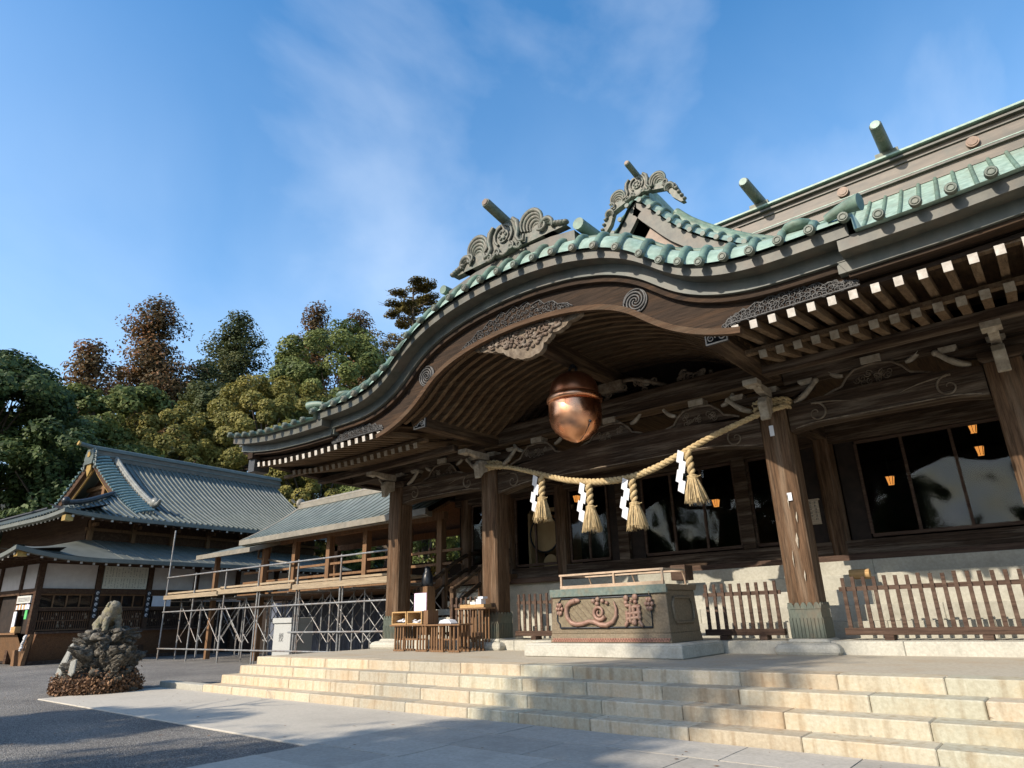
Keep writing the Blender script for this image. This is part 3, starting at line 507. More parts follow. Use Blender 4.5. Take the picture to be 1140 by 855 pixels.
# beams
def noboru(mb, x0, x1, z0, z1, y0, y1, arch, n=16):
    lo = []; hi = []
    for i in range(n + 1): t = i / n; s_ = math.sin(math.pi * t); lo.append((x0 + (x1 - x0) * t, z0 + arch * .7 * min(1, s_ * 2.2))); hi.append((x0 + (x1 - x0) * t, z1 + arch * s_))
    mb.band(lo, hi, y0, y1)
def whorl_pair(mb, x, z, y, s_, r=.2): mb.spiral((x, z), .02, r, 1.3, .022, y, start=0 if s_ > 0 else math.pi, sgn=s_); mb.tube([(x + s_ * t, y, z + r * .9 - .25 * t * t) for t in np.linspace(0, .7, 8)], [.02 * (1 - i / 9) for i in range(8)], 5)
for x0, x1, z0, z1, ar in ((-14.33, -11.24, 4.46, 4.95, .08), (-10.7, -4.01, 4.28, 4.84, .22), (-3.47, -.41, 4.46, 4.95, .1), (.13, 3.2, 4.46, 4.95, .1)):
    mb = MB(); noboru(mb, x0, x1, z0, z1, 12.28, 12.60, ar); b = mb.build('rainbow_beam', 'wood_x', SH)
    mb = MB(); whorl_pair(mb, x0 + .5, z0 + .26, 12.27, 1); whorl_pair(mb, x1 - .5, z0 + .26, 12.27, -1); mb.tube([(x, 12.275, z0 + .03 + ar * .7 * min(1, 2.2 * math.sin(math.pi * (x - x0) / (x1 - x0)))) for x in np.linspace(x0 + .1, x1 - .1, 20)], .012, 5); mb.build('carved_whorl', 'carve', b)
    mb = MB(); mb.box(x0, x1, 12.3, 12.58, z0 - .05, z0 + .0); 
    # frog-leg strut above the beam
    xm = (x0 + x1) / 2; zt = z1 + ar - .02; mm = MB(); out = [(-.85, 0), (-.7, .06), (-.55, .10), (-.45, .24), (-.3, .36), (0, .40), (.3, .36), (.45, .24), (.55, .10), (.7, .06), (.85, 0)]
    for xc_ in ((xm,) if x1 - x0 < 4 else (xm - 2.1, xm, xm + 2.1)):
        mm = MB(); zz = zt if xc_ == xm else zt - .06; mm.prism([(xc_ + a, zz + b) for a, b in out][::-1], 12.36, 12.52); f = mm.build('frog_leg_strut', 'wood_x', SH)
        mm = MB(); mm.tube([(xc_ + a, 12.345, zz + b - .01) for a, b in out], .024, 6)
        rr = random.Random(int(xc_ * 10))
        for k_ in range(16): mm.spiral((xc_ + rr.uniform(-.36, .36), zz + rr.uniform(.06, .24)), .008, .06, 1.3, .014, 12.345, start=rr.uniform(0, 6), n=4, k=12, sgn=rr.choice((-1, 1)))
        mm.build('carving', 'carve', f)
        # small curved bracket arms rising beside the strut
        mm = MB()
        for s_ in (-1, 1): mm.mark(); mm.tube([(xc_ + s_ * (.5 + .28 * t), 12.4, zz + .30 + .2 * t * t) for t in np.linspace(0, 1, 7)], [.035, .045, .05, .05, .045, .04, .035], 6)
        mm.mark(); mm.box(xc_ - .16, xc_ + .16, 12.3, 12.58, zz + .40, zz + .53); mm.build_parts('bracket_piece', 'nose', f)
mb = MB(); mb.box(-11.2, -3.5, 12.38, 12.64, 5.56, 6.02); mb.build('upper_beam', 'wood_x', SH, bevel=.012)
mb = MB(); mb.box(-11.2, -3.5, 12.34, 12.66, 5.50, 5.557); mb.build('beam_moulding', 'rib', SH)
for a, b in ((-17.0, -11.22), (-3.48, 2.6)):
    mb = MB(); mb.box(a, b, 12.36, 12.62, 5.40, 5.70); mb.build('purlin', 'wood_x', SH, bevel=.01); mb = MB(); mb.box(a, b, 11.2, 11.4, 5.30, 5.46); mb.build('outer_purlin', 'wood_x', SH, bevel=.01)
# back board above the beam, with carvings
mb = MB(); pts = [(a, b) for a, b in offc(K, -.28) if abs(a - XC) < 3.8]; mb.prism([(XC - 3.75, 5.6)] + pts + [(XC + 3.75, 5.6)], 13.3, 13.4); mb.build('tympanum', 'dark', SH)
mb = MB(); rr = random.Random(5)
for k_ in range(46):
    x = XC + rr.uniform(-1.9, 2.4); z = 6.05 + rr.uniform(.02, .3) * (1.2 - abs(x - XC) / 3); mb.spiral((x, z), .01, rr.uniform(.05, .11), 1.4, .03, 12.5, start=rr.uniform(0, 6), n=5, k=14, sgn=rr.choice((-1, 1)))
for s_ in (-1, 1): mb.tube([(XC + s_ * (.25 + t), 12.5, 6.1 + .32 * math.cos(t * 1.6)) for t in np.linspace(0, 1.4, 10)], .05, 6)
mb.box(XC - .3, XC + .3, 12.36, 12.64, 6.2, 6.42); mb.build('wave_carving', 'carve', SH)
# bracket sets on the columns
for ci, x in enumerate(CX + (3.46,)):
    c = x; mb = MB(); mb.frus(c - .22, c + .22, 12.22, 12.66, 4.952, 5.02, -.08); mb.box(c - .30, c + .30, 12.14, 12.74, 5.021, 5.13); f = mb.build('capital', 'wood_x', SH, bevel=.01)
    mb = MB()
    poly = [(-.78, 5.26), (-.70, 5.20), (-.55, 5.19), (-.42, 5.15), (-.3, 5.131), (.3, 5.131), (.42, 5.15), (.55, 5.19), (.70, 5.20), (.78, 5.26), (.78, 5.31), (-.78, 5.31)]
    mb.prism([(c + a, b) for a, b in poly], 12.36, 12.54); mb.build('bracket_arm', 'wood_x', f)
    mb = MB()
    for s_ in (-1, 1): mb.mark(); mb.tube([(c + s_ * (.40 + .42 * t), 12.33, 5.02 + .30 * t ** 1.6) for t in np.linspace(0, 1, 9)], [.03, .05, .055, .06, .06, .055, .05, .045, .05], 7); mb.sphere((c + s_ * .84, 12.33, 5.34), .06, 7, 5)
    mb.build_parts('elephant_nose', 'nose', f)
    mb = MB(); mb.prism([(12.2, 5.14), (11.75, 5.16), (11.55, 5.22), (11.42, 5.16), (11.36, 5.2), (11.36, 5.32), (12.2, 5.32)], c - .07, c + .07, 'yz'); mb.build('forward_arm', 'nose', f, bevel=.01)
    mb = MB(); mb.prism([(12.14, 4.86), (11.98, 4.80), (11.86, 4.66), (11.80, 4.66), (11.78, 4.82), (11.74, 4.98), (11.84, 5.1), (12.14, 5.12)], c - .085, c + .085, 'yz'); mb.build('forward_nose', 'nose', f, bevel=.01)
    mb = MB()
    for dx in (-.66, 0, .66): mb.mark(); mb.frus(c + dx - .09, c + dx + .09, 12.36, 12.54, 5.312, 5.36, -.04); mb.box(c + dx - .13, c + dx + .13, 12.32, 12.58, 5.361, 5.41)
    mb.mark(); mb.box(c - .13, c + .13, 11.25, 11.5, 5.2, 5.3); mb.build_parts('bearing_block', 'nose', f)
# porch ceiling behind the columns
mb = MB(); mb.box(-17.0, 2.9, 12.7, 15.5, 5.48, 5.54)
mb.build('porch_ceiling', 'soffit', SH)
for x in (-10.97, -7.3, -3.74, -.14):
    mb = MB(); lo = []; hi = []
    for i in range(11): t = i / 10; lo.append((12.6 + 2.7 * t, 4.62 + .28 * math.sin(math.pi * .5 * t))); hi.append((12.6 + 2.7 * t, 4.98 + .3 * math.sin(math.pi * .5 * t)))
    G = [[(x - .14, a[0], a[1]), (x - .14, b[0], b[1]), (x + .14, b[0], b[1]), (x + .14, a[0], a[1])] for a, b in zip(lo, hi)]; mb.grid(G, False, True)
    if x != -7.3: mb.build('tie_beam', 'wood_y', SH)
# ---------------------------------------------------------------- hall front wall, floor, windows
WY = 15.4
mb = MB(); mb.box(-15.2, 3.2, 14.95, 15.35, 2.24, 2.38); mb.build('sill_beam', 'redwood', SH, bevel=.01)
mb = MB(); mb.box(-15.0, 3.2, 15.25, 15.5, 2.385, 2.68); mb.build('lower_rail', 'wood_x', SH)
mb = MB(); mb.box(-15.2, 3.2, WY - .14, WY + .14, 4.78, 5.2); mb.build('lintel', 'wood_x', SH, bevel=.01)
mb = MB(); mb.box(-15.2, 3.2, WY - .06, WY + .06, 5.2, 5.5); mb.build('wall_board', 'dark', SH)
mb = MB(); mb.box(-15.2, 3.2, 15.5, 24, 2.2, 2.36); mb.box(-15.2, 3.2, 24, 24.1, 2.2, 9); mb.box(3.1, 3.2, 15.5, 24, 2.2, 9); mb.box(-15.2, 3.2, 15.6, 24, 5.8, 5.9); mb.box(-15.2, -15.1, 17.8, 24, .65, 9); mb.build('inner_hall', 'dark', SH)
for x in (-14.75, -12.95, -10.97, -3.74, -.14, 3.1):
    mb = MB(); mb.cyl((x, WY, 2.385), (x, WY, 4.95), .21, 16); mb.build('wall_column', 'wood_z', SH)
for x in (-8.95, -5.65): mb = MB(); mb.box(x - .15, x + .15, WY - .15, WY + .15, 2.69, 4.78); mb.build('wall_post', 'wood_x', SH)
# wide board panel between drum window and centre
mb = MB(); mb.box(-9.4, -8.4, WY - .02, WY + .04, 2.69, 4.78); mb.build('board_panel', 'dark', SH); mb = MB(); mb.box(-4.95, -3.93, WY - .02, WY + .04, 2.69, 4.78); mb.build('board_panel', 'dark', SH)
mb = MB(); mb.box(-3.5, -3.12, WY - .0, WY + .05, 2.69, 4.78); mb.build('board_panel', 'dark', SH)
def window(x0, x1, n, z0=2.72, z1=4.76, glazed=True):
    mb = MB(); mb.box(x0, x1, WY - .06, WY + .02, z0, z0 + .07); mb.box(x0, x1, WY - .06, WY + .02, z1 - .06, z1)
    for i in range(n + 1): x = x0 + (x1 - x0) * i / n; mb.box(x - .028, x + .028, WY - .052, WY + .012, z0 + .071, z1 - .061)
    f = mb.build('window', 'redwood', SH)
    for i in range(n if glazed else 0): a = x0 + (x1 - x0) * i / n + .03; b = x0 + (x1 - x0) * (i + 1) / n - .03; mb = MB(); mb.add([(a, WY - .02, z0 + .05), (b, WY - .02, z0 + .05), (b, WY - .02, z1 - .05), (a, WY - .02, z1 - .05)], [(0, 1, 2, 3)]); mb.build('pane', 'glass', f)
window(-3.08, -.45, 3); window(.1, 2.8, 3); window(-8.35, -5.85, 3); window(-5.48, -4.98, 1); window(-10.7, -9.45, 2); window(-12.7, -11.2, 2, glazed=False); window(-14.5, -13.2, 2)
# stone base steps under the hall
for i in range(5):
    mb = MB(); z0 = .85 + i * .28; y0 = 13.35 + i * .34; x = -10.6
    while x < 3.4: l = rng.uniform(1.5, 2.6); mb.box(x + .002, min(3.45, x + l) - .002, y0, 15.3 if i == 4 else y0 + .36, z0 - .1, z0 + .28 - .001); x += l
    mb.build('stone_base_step', 'whitestone', SH, bevel=.01)
mb = MB(); mb.box(-15.1, 3.2, 15.1, 15.3, .65, 2.24); mb.build('base_wall', 'stone', SH)
# side and back walls so the building is whole from other positions
mb = MB(); mb.box(-15.2, -15.1, 15.5, 24, 2.2, 5.6); mb.box(-15.2, 3.2, 24.1, 24.2, .65, 7); mb.box(3.21, 3.3, 15.2, 24, .65, 7); mb.build('side_wall', 'board', SH)
# ---------------------------------------------------------------- main ridge with billets
mb = MB(); mb.box(XC - 8.2, XC + 9.85, 18.95, 19.65, 12.3, 13.42); mb.build('ridge_body', 'ridge', SH)
mb = MB(); mb.box(XC - 8.3, XC + 9.9, 18.85, 19.75, 12.60, 12.66); mb.box(XC - 8.3, XC + 9.9, 18.90, 19.70, 13.12, 13.15); mb.box(XC - 8.3, XC + 9.9, 18.82, 19.78, 13.28, 13.34); mb.build('ridge_moulding', 'thin', SH)
mb = MB(); mb.box(XC - 8.3, XC + 9.9, 18.84, 18.90, 12.665, 12.69); mb.tube([(XC - 8.35, 19.3, 13.48), (XC + 9.9, 19.3, 13.48)], .22, 14); mb.box(XC - 8.35, XC + 9.9, 18.76, 19.84, 13.43, 13.49); mb.build('ridge_cap', 'mint', SH)
for k_ in range(-1, 3):
    x = -2.70 + 3.23 * k_; mb = MB(); mb.cyl((x, 18.86, 12.93), (x, 18.96, 12.93), .155, 20); mb.cyl((x, 18.84, 12.93), (x, 18.87, 12.93), .11, 16); mb.build('ridge_medallion', 'medal', SH)
for k_ in range(-1, 3):
    x = -5.12 + 3.72 * k_; mb = MB(); mb.tube([(x, 17.75, 13.88), (x, 17.8, 13.88), (x, 19.3, 13.90), (x, 20.8, 13.88)], [.135, .16, .18, .16], 16); mb.box(x - .3, x + .3, 18.95, 19.65, 13.5, 13.74); b = mb.build('ridge_billet', 'billet', SH)
    mb = MB(); mb.cyl((x, 17.72, 13.88), (x, 17.76, 13.88), .12, 16); mb.build('billet_end_cap', 'mint', b)
# ---------------------------------------------------------------- triangular dormer gable
GY_ = 14.75; GU = [0, .25, .48, .74, .97, 1.22, 1.51, 1.83, 2.14, 2.45, 2.78, 3.3, 4.0, 4.8, 5.6]; GZ = [12.62, 12.42, 12.10, 11.78, 11.48, 11.19, 10.92, 10.66, 10.43, 10.22, 10.01, 9.74, 9.42, 9.15, 8.95]
gu = np.linspace(-5.4, 5.4, 91); Gc = np.stack([gu + XC, np.interp(np.abs(gu), GU, GZ)], 1)
def gz(u, Y): t = min(1, max(0, (Y - 14.65) / .55)); return float(np.interp(abs(u), GU, GZ)) - .02 + .42 * (1 - (1 - t) ** 2) * np.interp(abs(u), [0, 4, 5.4], [1, .8, .3])
mb = MB(); mb.grid([[(XC + u, Y, gz(u, Y)) for Y in list(np.linspace(14.6, 15.3, 6)) + [16, 18, 19.3]] for u in gu], False); dg = mb.build('dormer_roof', 'mint', SH)
mb = MB(); ddl = []
for s_ in (-1, 1):
    u = .20
    while u < 5.3:
        z = float(np.interp(u, GU, GZ)); P = [(XC + s_ * u, 14.56 + .72 * t, gz(u, 14.6 + .7 * t) + .02) for t in np.linspace(0, 1, 6)]; mb.tube(P, .055, 8); ddl.append((XC + s_ * u, z)); u += .335 if u > 1.4 else .27
    mb.tube([(XC + s_ * a, 15.35, gz(a, 15.4) + .22 - .03 * a) for a in np.linspace(.9, 4.9, 24)], .13, 8); mb.tube([(XC + s_ * a, 15.35, gz(a, 15.4) + .06 - .02 * a) for a in np.linspace(.9, 4.9, 24)], .19, 8)
mb.build('dormer_rolls', 'roll', dg); 
for x, z in ddl: md = MB(); md.cyl((x, 14.5, z), (x, 14.58, z), .07, 12); md.build('tile_end_disc', 'disc', dg)
fascia(offc(Gc, -.42), offc(Gc, -.04), 14.70, 15.2, 'thin', 'dormer_edging', dg); fascia(offc(Gc, -.90), offc(Gc, -.43), 14.84, 15.0, 'gable', 'dormer_board', dg)
mb = MB(); mb.prism([(XC - 4.2, 8.8)] + [(a, b - .5) for a, b in Gc if abs(a - XC) < 4.2] + [(XC + 4.2, 8.8)], 15.0, 15.1); mb.build('dormer_wall', 'gable', dg)
mb = MB(); mb.prism([(XC - .45, 11.0), (XC - .1, 11.95), (XC + .75, 11.1)][::-1], 14.93, 14.99); mb.build('dormer_vent', 'black', dg)
# ---------------------------------------------------------------- ridge-end ornaments
def arch_outline(c, w_, h, n=14): return [(c[0] + w_ * math.cos(t), c[1] + h * math.sin(t)) for t in np.linspace(-.35, math.pi + .35, n)]
def whorl(mb, c, r, s_, y0, y1, petals=5):    # scrolled cloud: nested crescents around an eye
    pts = [(c[0] + r * math.cos(t), c[1] + r * math.sin(t)) for t in np.linspace(0, 2 * math.pi, 20)[:-1]]; 
    for k_ in range(petals):
        rr = r * (1 - k_ * .16); cc = (c[0] + s_ * r * .06 * k_, c[1] - r * .08 * k_)
        mb.tube([(cc[0] + s_ * rr * math.cos(t), y0 + .03 * k_, cc[1] + rr * math.sin(t)) for t in np.linspace(-.5, 3.6, 16)], [.02 + .035 * math.sin(math.pi * i / 15) for i in range(16)], 6)
    mb.prism([(c[0] + s_ * 0 + r * .9 * math.cos(t), c[1] + r * .9 * math.sin(t)) for t in np.linspace(0, 2 * math.pi, 17)[:-1]], y0 + .09, y1)
def ornament(name, cx, y, z, k, par, plinth):
    mb = MB(); root = None
    body = [(-.50, -.36), (-.52, .02), (-.40, .30), (-.18, .40), (.18, .40), (.40, .30), (.52, .02), (.50, -.36), (.2, -.46), (-.2, -.46)]
    mb.prism([(cx + a * k, z + b * k) for a, b in body][::-1], y, y + .3 * k); root = mb.build(name, 'oni', par, bevel=.02)
    mb = MB()
    for s_ in (-1, 1):
        mb.tube([(cx + s_ * k * a, y - .03, z + k * b) for a, b in ((.30, .36), (.42, .22), (.46, 0), (.40, -.2), (.47, -.33), (.60, -.36), (.62, -.22))], [.05 * k, .07 * k, .075 * k, .06 * k, .05 * k, .05 * k, .035 * k], 7)
        mb.tube([(cx + s_ * k * .27 * math.cos(t), y - .03, z + .02 + k * .27 * math.sin(t)) for t in np.linspace(-.9, 1.35, 10)], .035 * k, 6)
        mb.spiral((cx + s_ * .22 * k, z - .36 * k), .02, .10 * k, 1.2, .035 * k, y - .04, sgn=s_); mb.spiral((cx + s_ * .45 * k, z - .42 * k), .02, .08 * k, 1.2, .03 * k, y - .04, sgn=-s_)
    mb.tube([(cx + a * k, y - .02, z - k * (.44 + .05 * math.cos(a * 14))) for a in np.linspace(-.55, .55, 24)], .04 * k, 6); mb.build('frame_scroll', 'oni', root)
    mb = MB(); mb.cyl((cx, y - .05, z), (cx, y + .02, z), .17 * k, 20)
    for q in range(6): mb.sphere((cx + .10 * k * math.cos(q * 1.047), y - .055, z + .10 * k * math.sin(q * 1.047)), .045 * k, 8, 5)
    mb.build('crest_medallion', 'oni', root)
    for s_ in (-1, 1):
        mb = MB(); dz = (0 if plinth else -.25) * k; whorl(mb, (cx + s_ * .84 * k, z + .0 * k + dz * .9), .31 * k, s_, y - .02, y + .30 * k)
        mb.prism([(cx + s_ * a * k, z + (b + (0 if plinth else -.30 * (a - .4))) * k) for a, b in [(.4, -.42), (.5, -.1), (.75, -.2), (1.0, -.1), (1.25, -.2), (1.4, -.42)]][::1 if s_ < 0 else -1], y + .04, y + .26)
        mb.spiral((cx + s_ * 1.12 * k, z - .18 * k + dz), .02, .13 * k, 1.4, .045 * k, y - .02, sgn=-s_)
        whorl(mb, (cx + s_ * 1.26 * k, z - .25 * k + dz * 2), .17 * k, s_, y - .02, y + .22 * k, 3)
        zz = z - .42 * k; tail = [(1.1, 0), (1.35, .22), (1.6, .18), (1.75, 0)] if plinth else [(1.1, -.2), (1.45, -.15), (1.6, -.6), (1.72, -1.05), (1.6, -1.05), (1.3, -.7)]
        mb.prism([(cx + s_ * a * k, zz + b * k) for a, b in tail], y + .05, y + .22)
        for q in range(5): t = q / 4; mb.sphere((cx + s_ * (1.4 + .35 * t) * k, y + .03, zz + (.18 - .12 * t if plinth else -.25 - .75 * t) * k), (.08 * k, .08, .06 * k), 8, 5)
        mb.build('cloud_scroll', 'oni', root)
    mb = MB(); mb.tube([(cx, y - .66 * k, z + .62 * k), (cx, y - .6 * k, z + .61 * k), (cx, y + .5 * k, z + .38 * k)], [.105 * k, .118 * k, .12 * k], 18); c_ = mb.build('projecting_cylinder', 'billet', root)
    mb = MB(); mb.cyl((cx, y - .69 * k, z + .622 * k), (cx, y - .665 * k, z + .62 * k), .08 * k, 16); mb.build('cylinder_face', 'gable', c_)
    return root
o1 = ornament('gable_ornament', XC - .10, 8.84, 8.72, .86, SH, True)
mb = MB(); mb.prism([(XC + a, b) for a, b in [(-1.80, 7.9), (-1.80, 8.10), (-1.0, 8.27), (0, 8.33), (1.0, 8.29), (1.55, 8.20), (1.55, 7.9), (0, 8.0)]][::-1], 8.93, 9.6); mb.build('ornament_plinth', 'thin', o1)
mb = MB(); mb.tube([(XC + 1.66, 8.9, 8.28), (XC + 1.66, 10.6, 8.3)], .12, 12); mb.tube([(XC - 1.9, 8.85, 8.16), (XC - 1.9, 10.6, 8.2)], .10, 12); mb.tube([(XC, 9.2, 8.45), (XC, 13, 8.6)], .3, 12); mb.build('kerb_roll', 'roll', o1)
ornament('gable_ornament', XC + .02, 14.86, 13.25, .78, SH, False)
mb = MB(); mb.tube([(XC, 15.1, 13.2), (XC, 19.2, 13.0)], .28, 12); mb.box(XC - .25, XC + .25, 15.1, 19, 12.5, 13.2); mb.build('dormer_ridge', 'mint', dg)
# ---------------------------------------------------------------- picket fence sections
def picket_fence(x0, x1, label, y=12.62):
    f = thing('picket_fence', label, 'fence', ((x0 + x1) / 2, y, .85), 'brown picket fence sections along the stone kerb')
    mb = MB(); mb.box(x0, x1, y - .06, y + .06, .93, 1.04); mb.build('bottom_rail', 'redwood', f, bevel=.006)
    mb = MB(); mb.box(x0, x1, y + .027, y + .06, 1.63, 1.70); mb.build('top_rail', 'redwood', f)
    n = max(1, int((x1 - x0) / .16)); 
    for i in range(n):
        x = x0 + (i + .5) * (x1 - x0) / n; d = rng.uniform(-.006, .006); mb = MB(); mb.frus(x - .032 + d, x + .032 + d, y - .012, y + .024, 1.041, 1.86 + rng.uniform(-.012, .012), .004); mb.build('picket', 'redwood', f)
    k = max(2, int((x1 - x0) / .95)) 
    for i in range(k): x = x0 + (i + .5) * (x1 - x0) / k; mb = MB(); mb.box(x - .07, x + .07, y - .12, y + .12, .851, .929); mb.build('foot_block', 'redwood', f, bevel=.005)
    return f
picket_fence(-12.75, -11.42, 'brown picket fence section behind the table with the tray, between the two left columns')
picket_fence(-10.5, -8.15, 'brown picket fence section between the second column and the offering box')
picket_fence(-5.75, -4.25, 'brown picket fence section between the offering box and the big column right of it')
picket_fence(-3.25, -.6, 'long brown picket fence section at the right edge of the photo')
# ---------------------------------------------------------------- offering box
ob = thing('offering_box', 'dark bronze offering box with pink snake-like relief on a stone slab', 'offering box', (-6.78, 11.27, .65))
mb = MB(); mb.frus(-8.5, -5.2, 10.42, 12.06, .651, .84, .0); mb.frus(-8.5, -5.2, 10.42, 12.06, .841, .88, .05); mb.build('stone_slab', 'stone', ob, bevel=.012)
x0, x1, y0, y1 = -8.03, -5.52, 10.70, 11.88
mb = MB(); mb.frus(x0 - .02, x1 + .02, y0 - .02, y1 + .02, .88, 1.04, .02); mb.frus(x0, x1, y0, y1, 1.04, 1.74, .035); mb.frus(x0 + .01, x1 - .01, y0 + .01, y1 - .01, 1.74, 1.84, -.02); bx = mb.build('box_body', 'bronze', ob, bevel=.008)
mb = MB(); 
for i in range(46): x = x0 + .05 + i * (x1 - x0 - .1) / 45; mb.prism([(x - .026, .90), (x, .945), (x + .026, .90)][::-1], y0 - .032, y0 - .019); mb.prism([(x - .026 + .027, .96), (x + .027, .915), (x + .026 + .027, .96)], y0 - .032, y0 - .019)
mb.build('triangle_frieze', mat('reddish_copper_frieze', (.25, .11, .08), (.34, .19, .13), bump=.1), bx)
mb = MB(); mb.box(x0 + .0, x1 - .0, y0 - .010, y0 + .05, 1.70, 1.84); mb.build('green_top_band', mat('verdigris_band', (.08, .115, .10), (.16, .19, .16), (.17, .14, .085), ns=14, big=5, rough=.5), bx)
# cut-corner frame of the front panel, raised diagonal ribs
def pan(mb, P, y, r=.014, close=True): mb.tube([(a, y, b) for a, b in (P + [P[0]] if close else P)], r, 5)
px0, px1, pz0, pz1 = x0 + .17, x1 - .32, 1.14, 1.66
P = [(px0 + .06, pz0), (px1, pz0), (px1, pz1), (px0 + .1, pz1), (px0 + .07, pz1 - .05), (px0, pz1 - .09), (px0, pz0 + .12), (px0 + .05, pz0 + .07)]
mb = MB(); mb.prism(P[::-1], y0 + .004, y0 + .012 - .02); pn = mb.build('front_panel', mat('panel_bronze', (.15, .115, .07), (.24, .195, .125), ns=20, rough=.5, metal=.2), bx)
mb = MB(); pan(mb, P, y0 - .012, .017); mb.build('panel_rim', 'black', bx)
mb = MB()
for i in range(15): a = px0 + .1 + i * .145; mb.tube([(min(a, px1), y0 - .012, pz1 - .06 - max(0, a - px1)), (min(a + .42, px1 - .02), y0 - .012, pz1 - .06 - (min(a + .42, px1 - .02) - a) * 1.0)], .010, 4)
mb.build('diagonal_ribs', 'bronze', bx)
mb = MB(); Y = y0 - .035
S_ = lambda pts, r: mb.tube([(x0 + a, Y, b) for a, b in pts], r, 8)
S_([(.62, 1.615), (.52, 1.60), (.43, 1.54), (.40, 1.44), (.42, 1.32), (.50, 1.23), (.62, 1.20), (.76, 1.21), (.9, 1.25), (1.02, 1.24), (1.14, 1.19), (1.28, 1.18), (1.42, 1.24), (1.49, 1.34), (1.50, 1.46), (1.46, 1.58)], [.05, .05, .045, .045, .045, .045, .045, .04, .04, .045, .045, .045, .04, .035, .025, .012])
mb.sphere((x0 + .62, Y, 1.62), (.11, .035, .045), 12, 6)
mb.spiral((x0 + 1.13, 1.40), .03, .135, 1.6, .04, Y, start=2, n=7); 
for a, b, r_ in ((1.02, 1.60, .05), (1.12, 1.63, .05), (1.22, 1.60, .045), (1.31, 1.56, .04), (1.10, 1.55, .05)): mb.sphere((x0 + a, Y, b), (r_, .035, r_ * .9), 9, 5)
mb.build('snake_relief', 'pink', bx)
mb = MB()
for a, b, r_ in ((1.72, 1.63, .055), (1.90, 1.64, .06), (1.71, 1.55, .045), (1.90, 1.56, .04), (1.82, 1.58, .03)): mb.sphere((x0 + a, Y, b), (r_, .035, r_), 9, 5)
for (a, b, c, d) in ((1.70, 1.50, 1.78, 1.50), (1.72, 1.42, 1.72, 1.26), (1.80, 1.52, 1.78, 1.24), (1.95, 1.52, 1.96, 1.28), (1.70, 1.36, 1.97, 1.38), (1.70, 1.28, 1.97, 1.30), (1.85, 1.48, 1.97, 1.48), (1.73, 1.24, 1.68, 1.18), (1.95, 1.24, 2.0, 1.17), (1.85, 1.5, 1.87, 1.2)): mb.tube([(x0 + a, Y, b), (x0 + c, Y, d)], .036, 6); mb.sphere((x0 + c, Y, d), .036, 6, 4)
mb.sphere((x0 + 1.84, Y, 1.22), (.05, .035, .05), 8, 5); mb.build('character_relief', 'pink', bx)
for cx_, cz_ in ((x0 + .24, 1.48), (x0 + 2.17, 1.52)):
    mb = MB()
    for k_ in range(6): t = k_ * 1.047; mb.sphere((cx_ + .06 * math.cos(t), Y, cz_ + .085 * math.sin(t)), (.035, .03, .04), 8, 5)
    mb.tube([(cx_, Y, cz_ + .1), (cx_, Y, cz_ - .12)], .018, 5); mb.sphere((cx_, Y - .01, cz_), .035, 7, 4); mb.build('flower_relief', 'pink', bx)
mb = MB(); pan2 = [(y0 + .28, 1.2), (y0 + .2, 1.28), (y0 + .2, 1.52), (y0 + .28, 1.62), (y1 - .3, 1.62), (y1 - .2, 1.52), (y1 - .2, 1.28), (y1 - .3, 1.2)]
mb.tube([(x1 + .012 - (b - 1.04) * .05, a, b) for a, b in pan2 + [pan2[0]]], .03, 6); mb.build('side_panel_rim', 'bronze', bx)
rl = MB(); rx0, rx1, ry0, ry1 = -7.80, -5.58, 10.76, 11.6
rl.box(rx0, rx1, ry0 - .03, ry0 + .03, 1.842, 1.90); rl.box(rx0 - .02, rx1 + .02, ry0 - .025, ry0 + .025, 2.08, 2.115); rl.box(rx0, rx1, ry1 - .02, ry1 + .02, 2.08, 2.11)
for x in (rx0 + .02, (rx0 + rx1) / 2 + .1, rx1 - .02): rl.box(x - .018, x + .018, ry0 - .018, ry0 + .018, 1.90, 2.08)
for x in (rx0 + .1, (rx0 + rx1) / 2, rx1 - .05): rl.tube([(x, ry1 + .1, 1.84), (x, ry1 + .08, 1.96), (x, ry1 + .03, 2.05), (x, ry1, 2.09)], .016, 6)
rl.box(rx1 - .02, rx1 + .02, ry0 + .03, ry1 - .02, 2.083, 2.112); rl.box(rx0 - .02, rx0 + .02, ry0 + .03, ry1 - .02, 2.083, 2.112); rl.build('top_railing', 'rail', ob)
# ---------------------------------------------------------------- copper bell and straw rope
bl = thing('copper_bell', 'huge shiny copper bell hanging under the curved gable', 'bell', (XC + .03, 10.85, 4.70))
bc = (XC + .03, 10.85, 0)
BS = lambda L_: [(r * .84, z) for r, z in L_]
mb = MB(); mb.lathe(BS([(.0, 4.705), (.04, 4.71), (.18, 4.745), (.36, 4.82), (.51, 4.93), (.61, 5.07), (.655, 5.24), (.66, 5.40), (.655, 5.50), (.65, 5.56)]), bc, 48); body = mb.build('lower_shell', 'bell', bl)
mb = MB(); mb.lathe(BS([(.62, 5.55), (.66, 5.552), (.695, 5.58), (.70, 5.62), (.69, 5.67), (.655, 5.70), (.60, 5.705)]), bc, 48); mb.build('rim_band', 'bell', bl)
mb = MB(); mb.lathe(BS([(.60, 5.70), (.615, 5.74), (.61, 5.86), (.57, 5.98), (.48, 6.09), (.36, 6.17), (.20, 6.22), (.08, 6.24), (.0, 6.24)]), bc, 48); mb.build('dome', 'bell_dark', bl)
mb = MB(); a_ = R(-22); hx, hy = math.cos(a_), math.sin(a_); mb.sphere((bc[0] + .515 * hx, bc[1] + .515 * hy, 5.03), (.03, .03, .03), 10, 6)
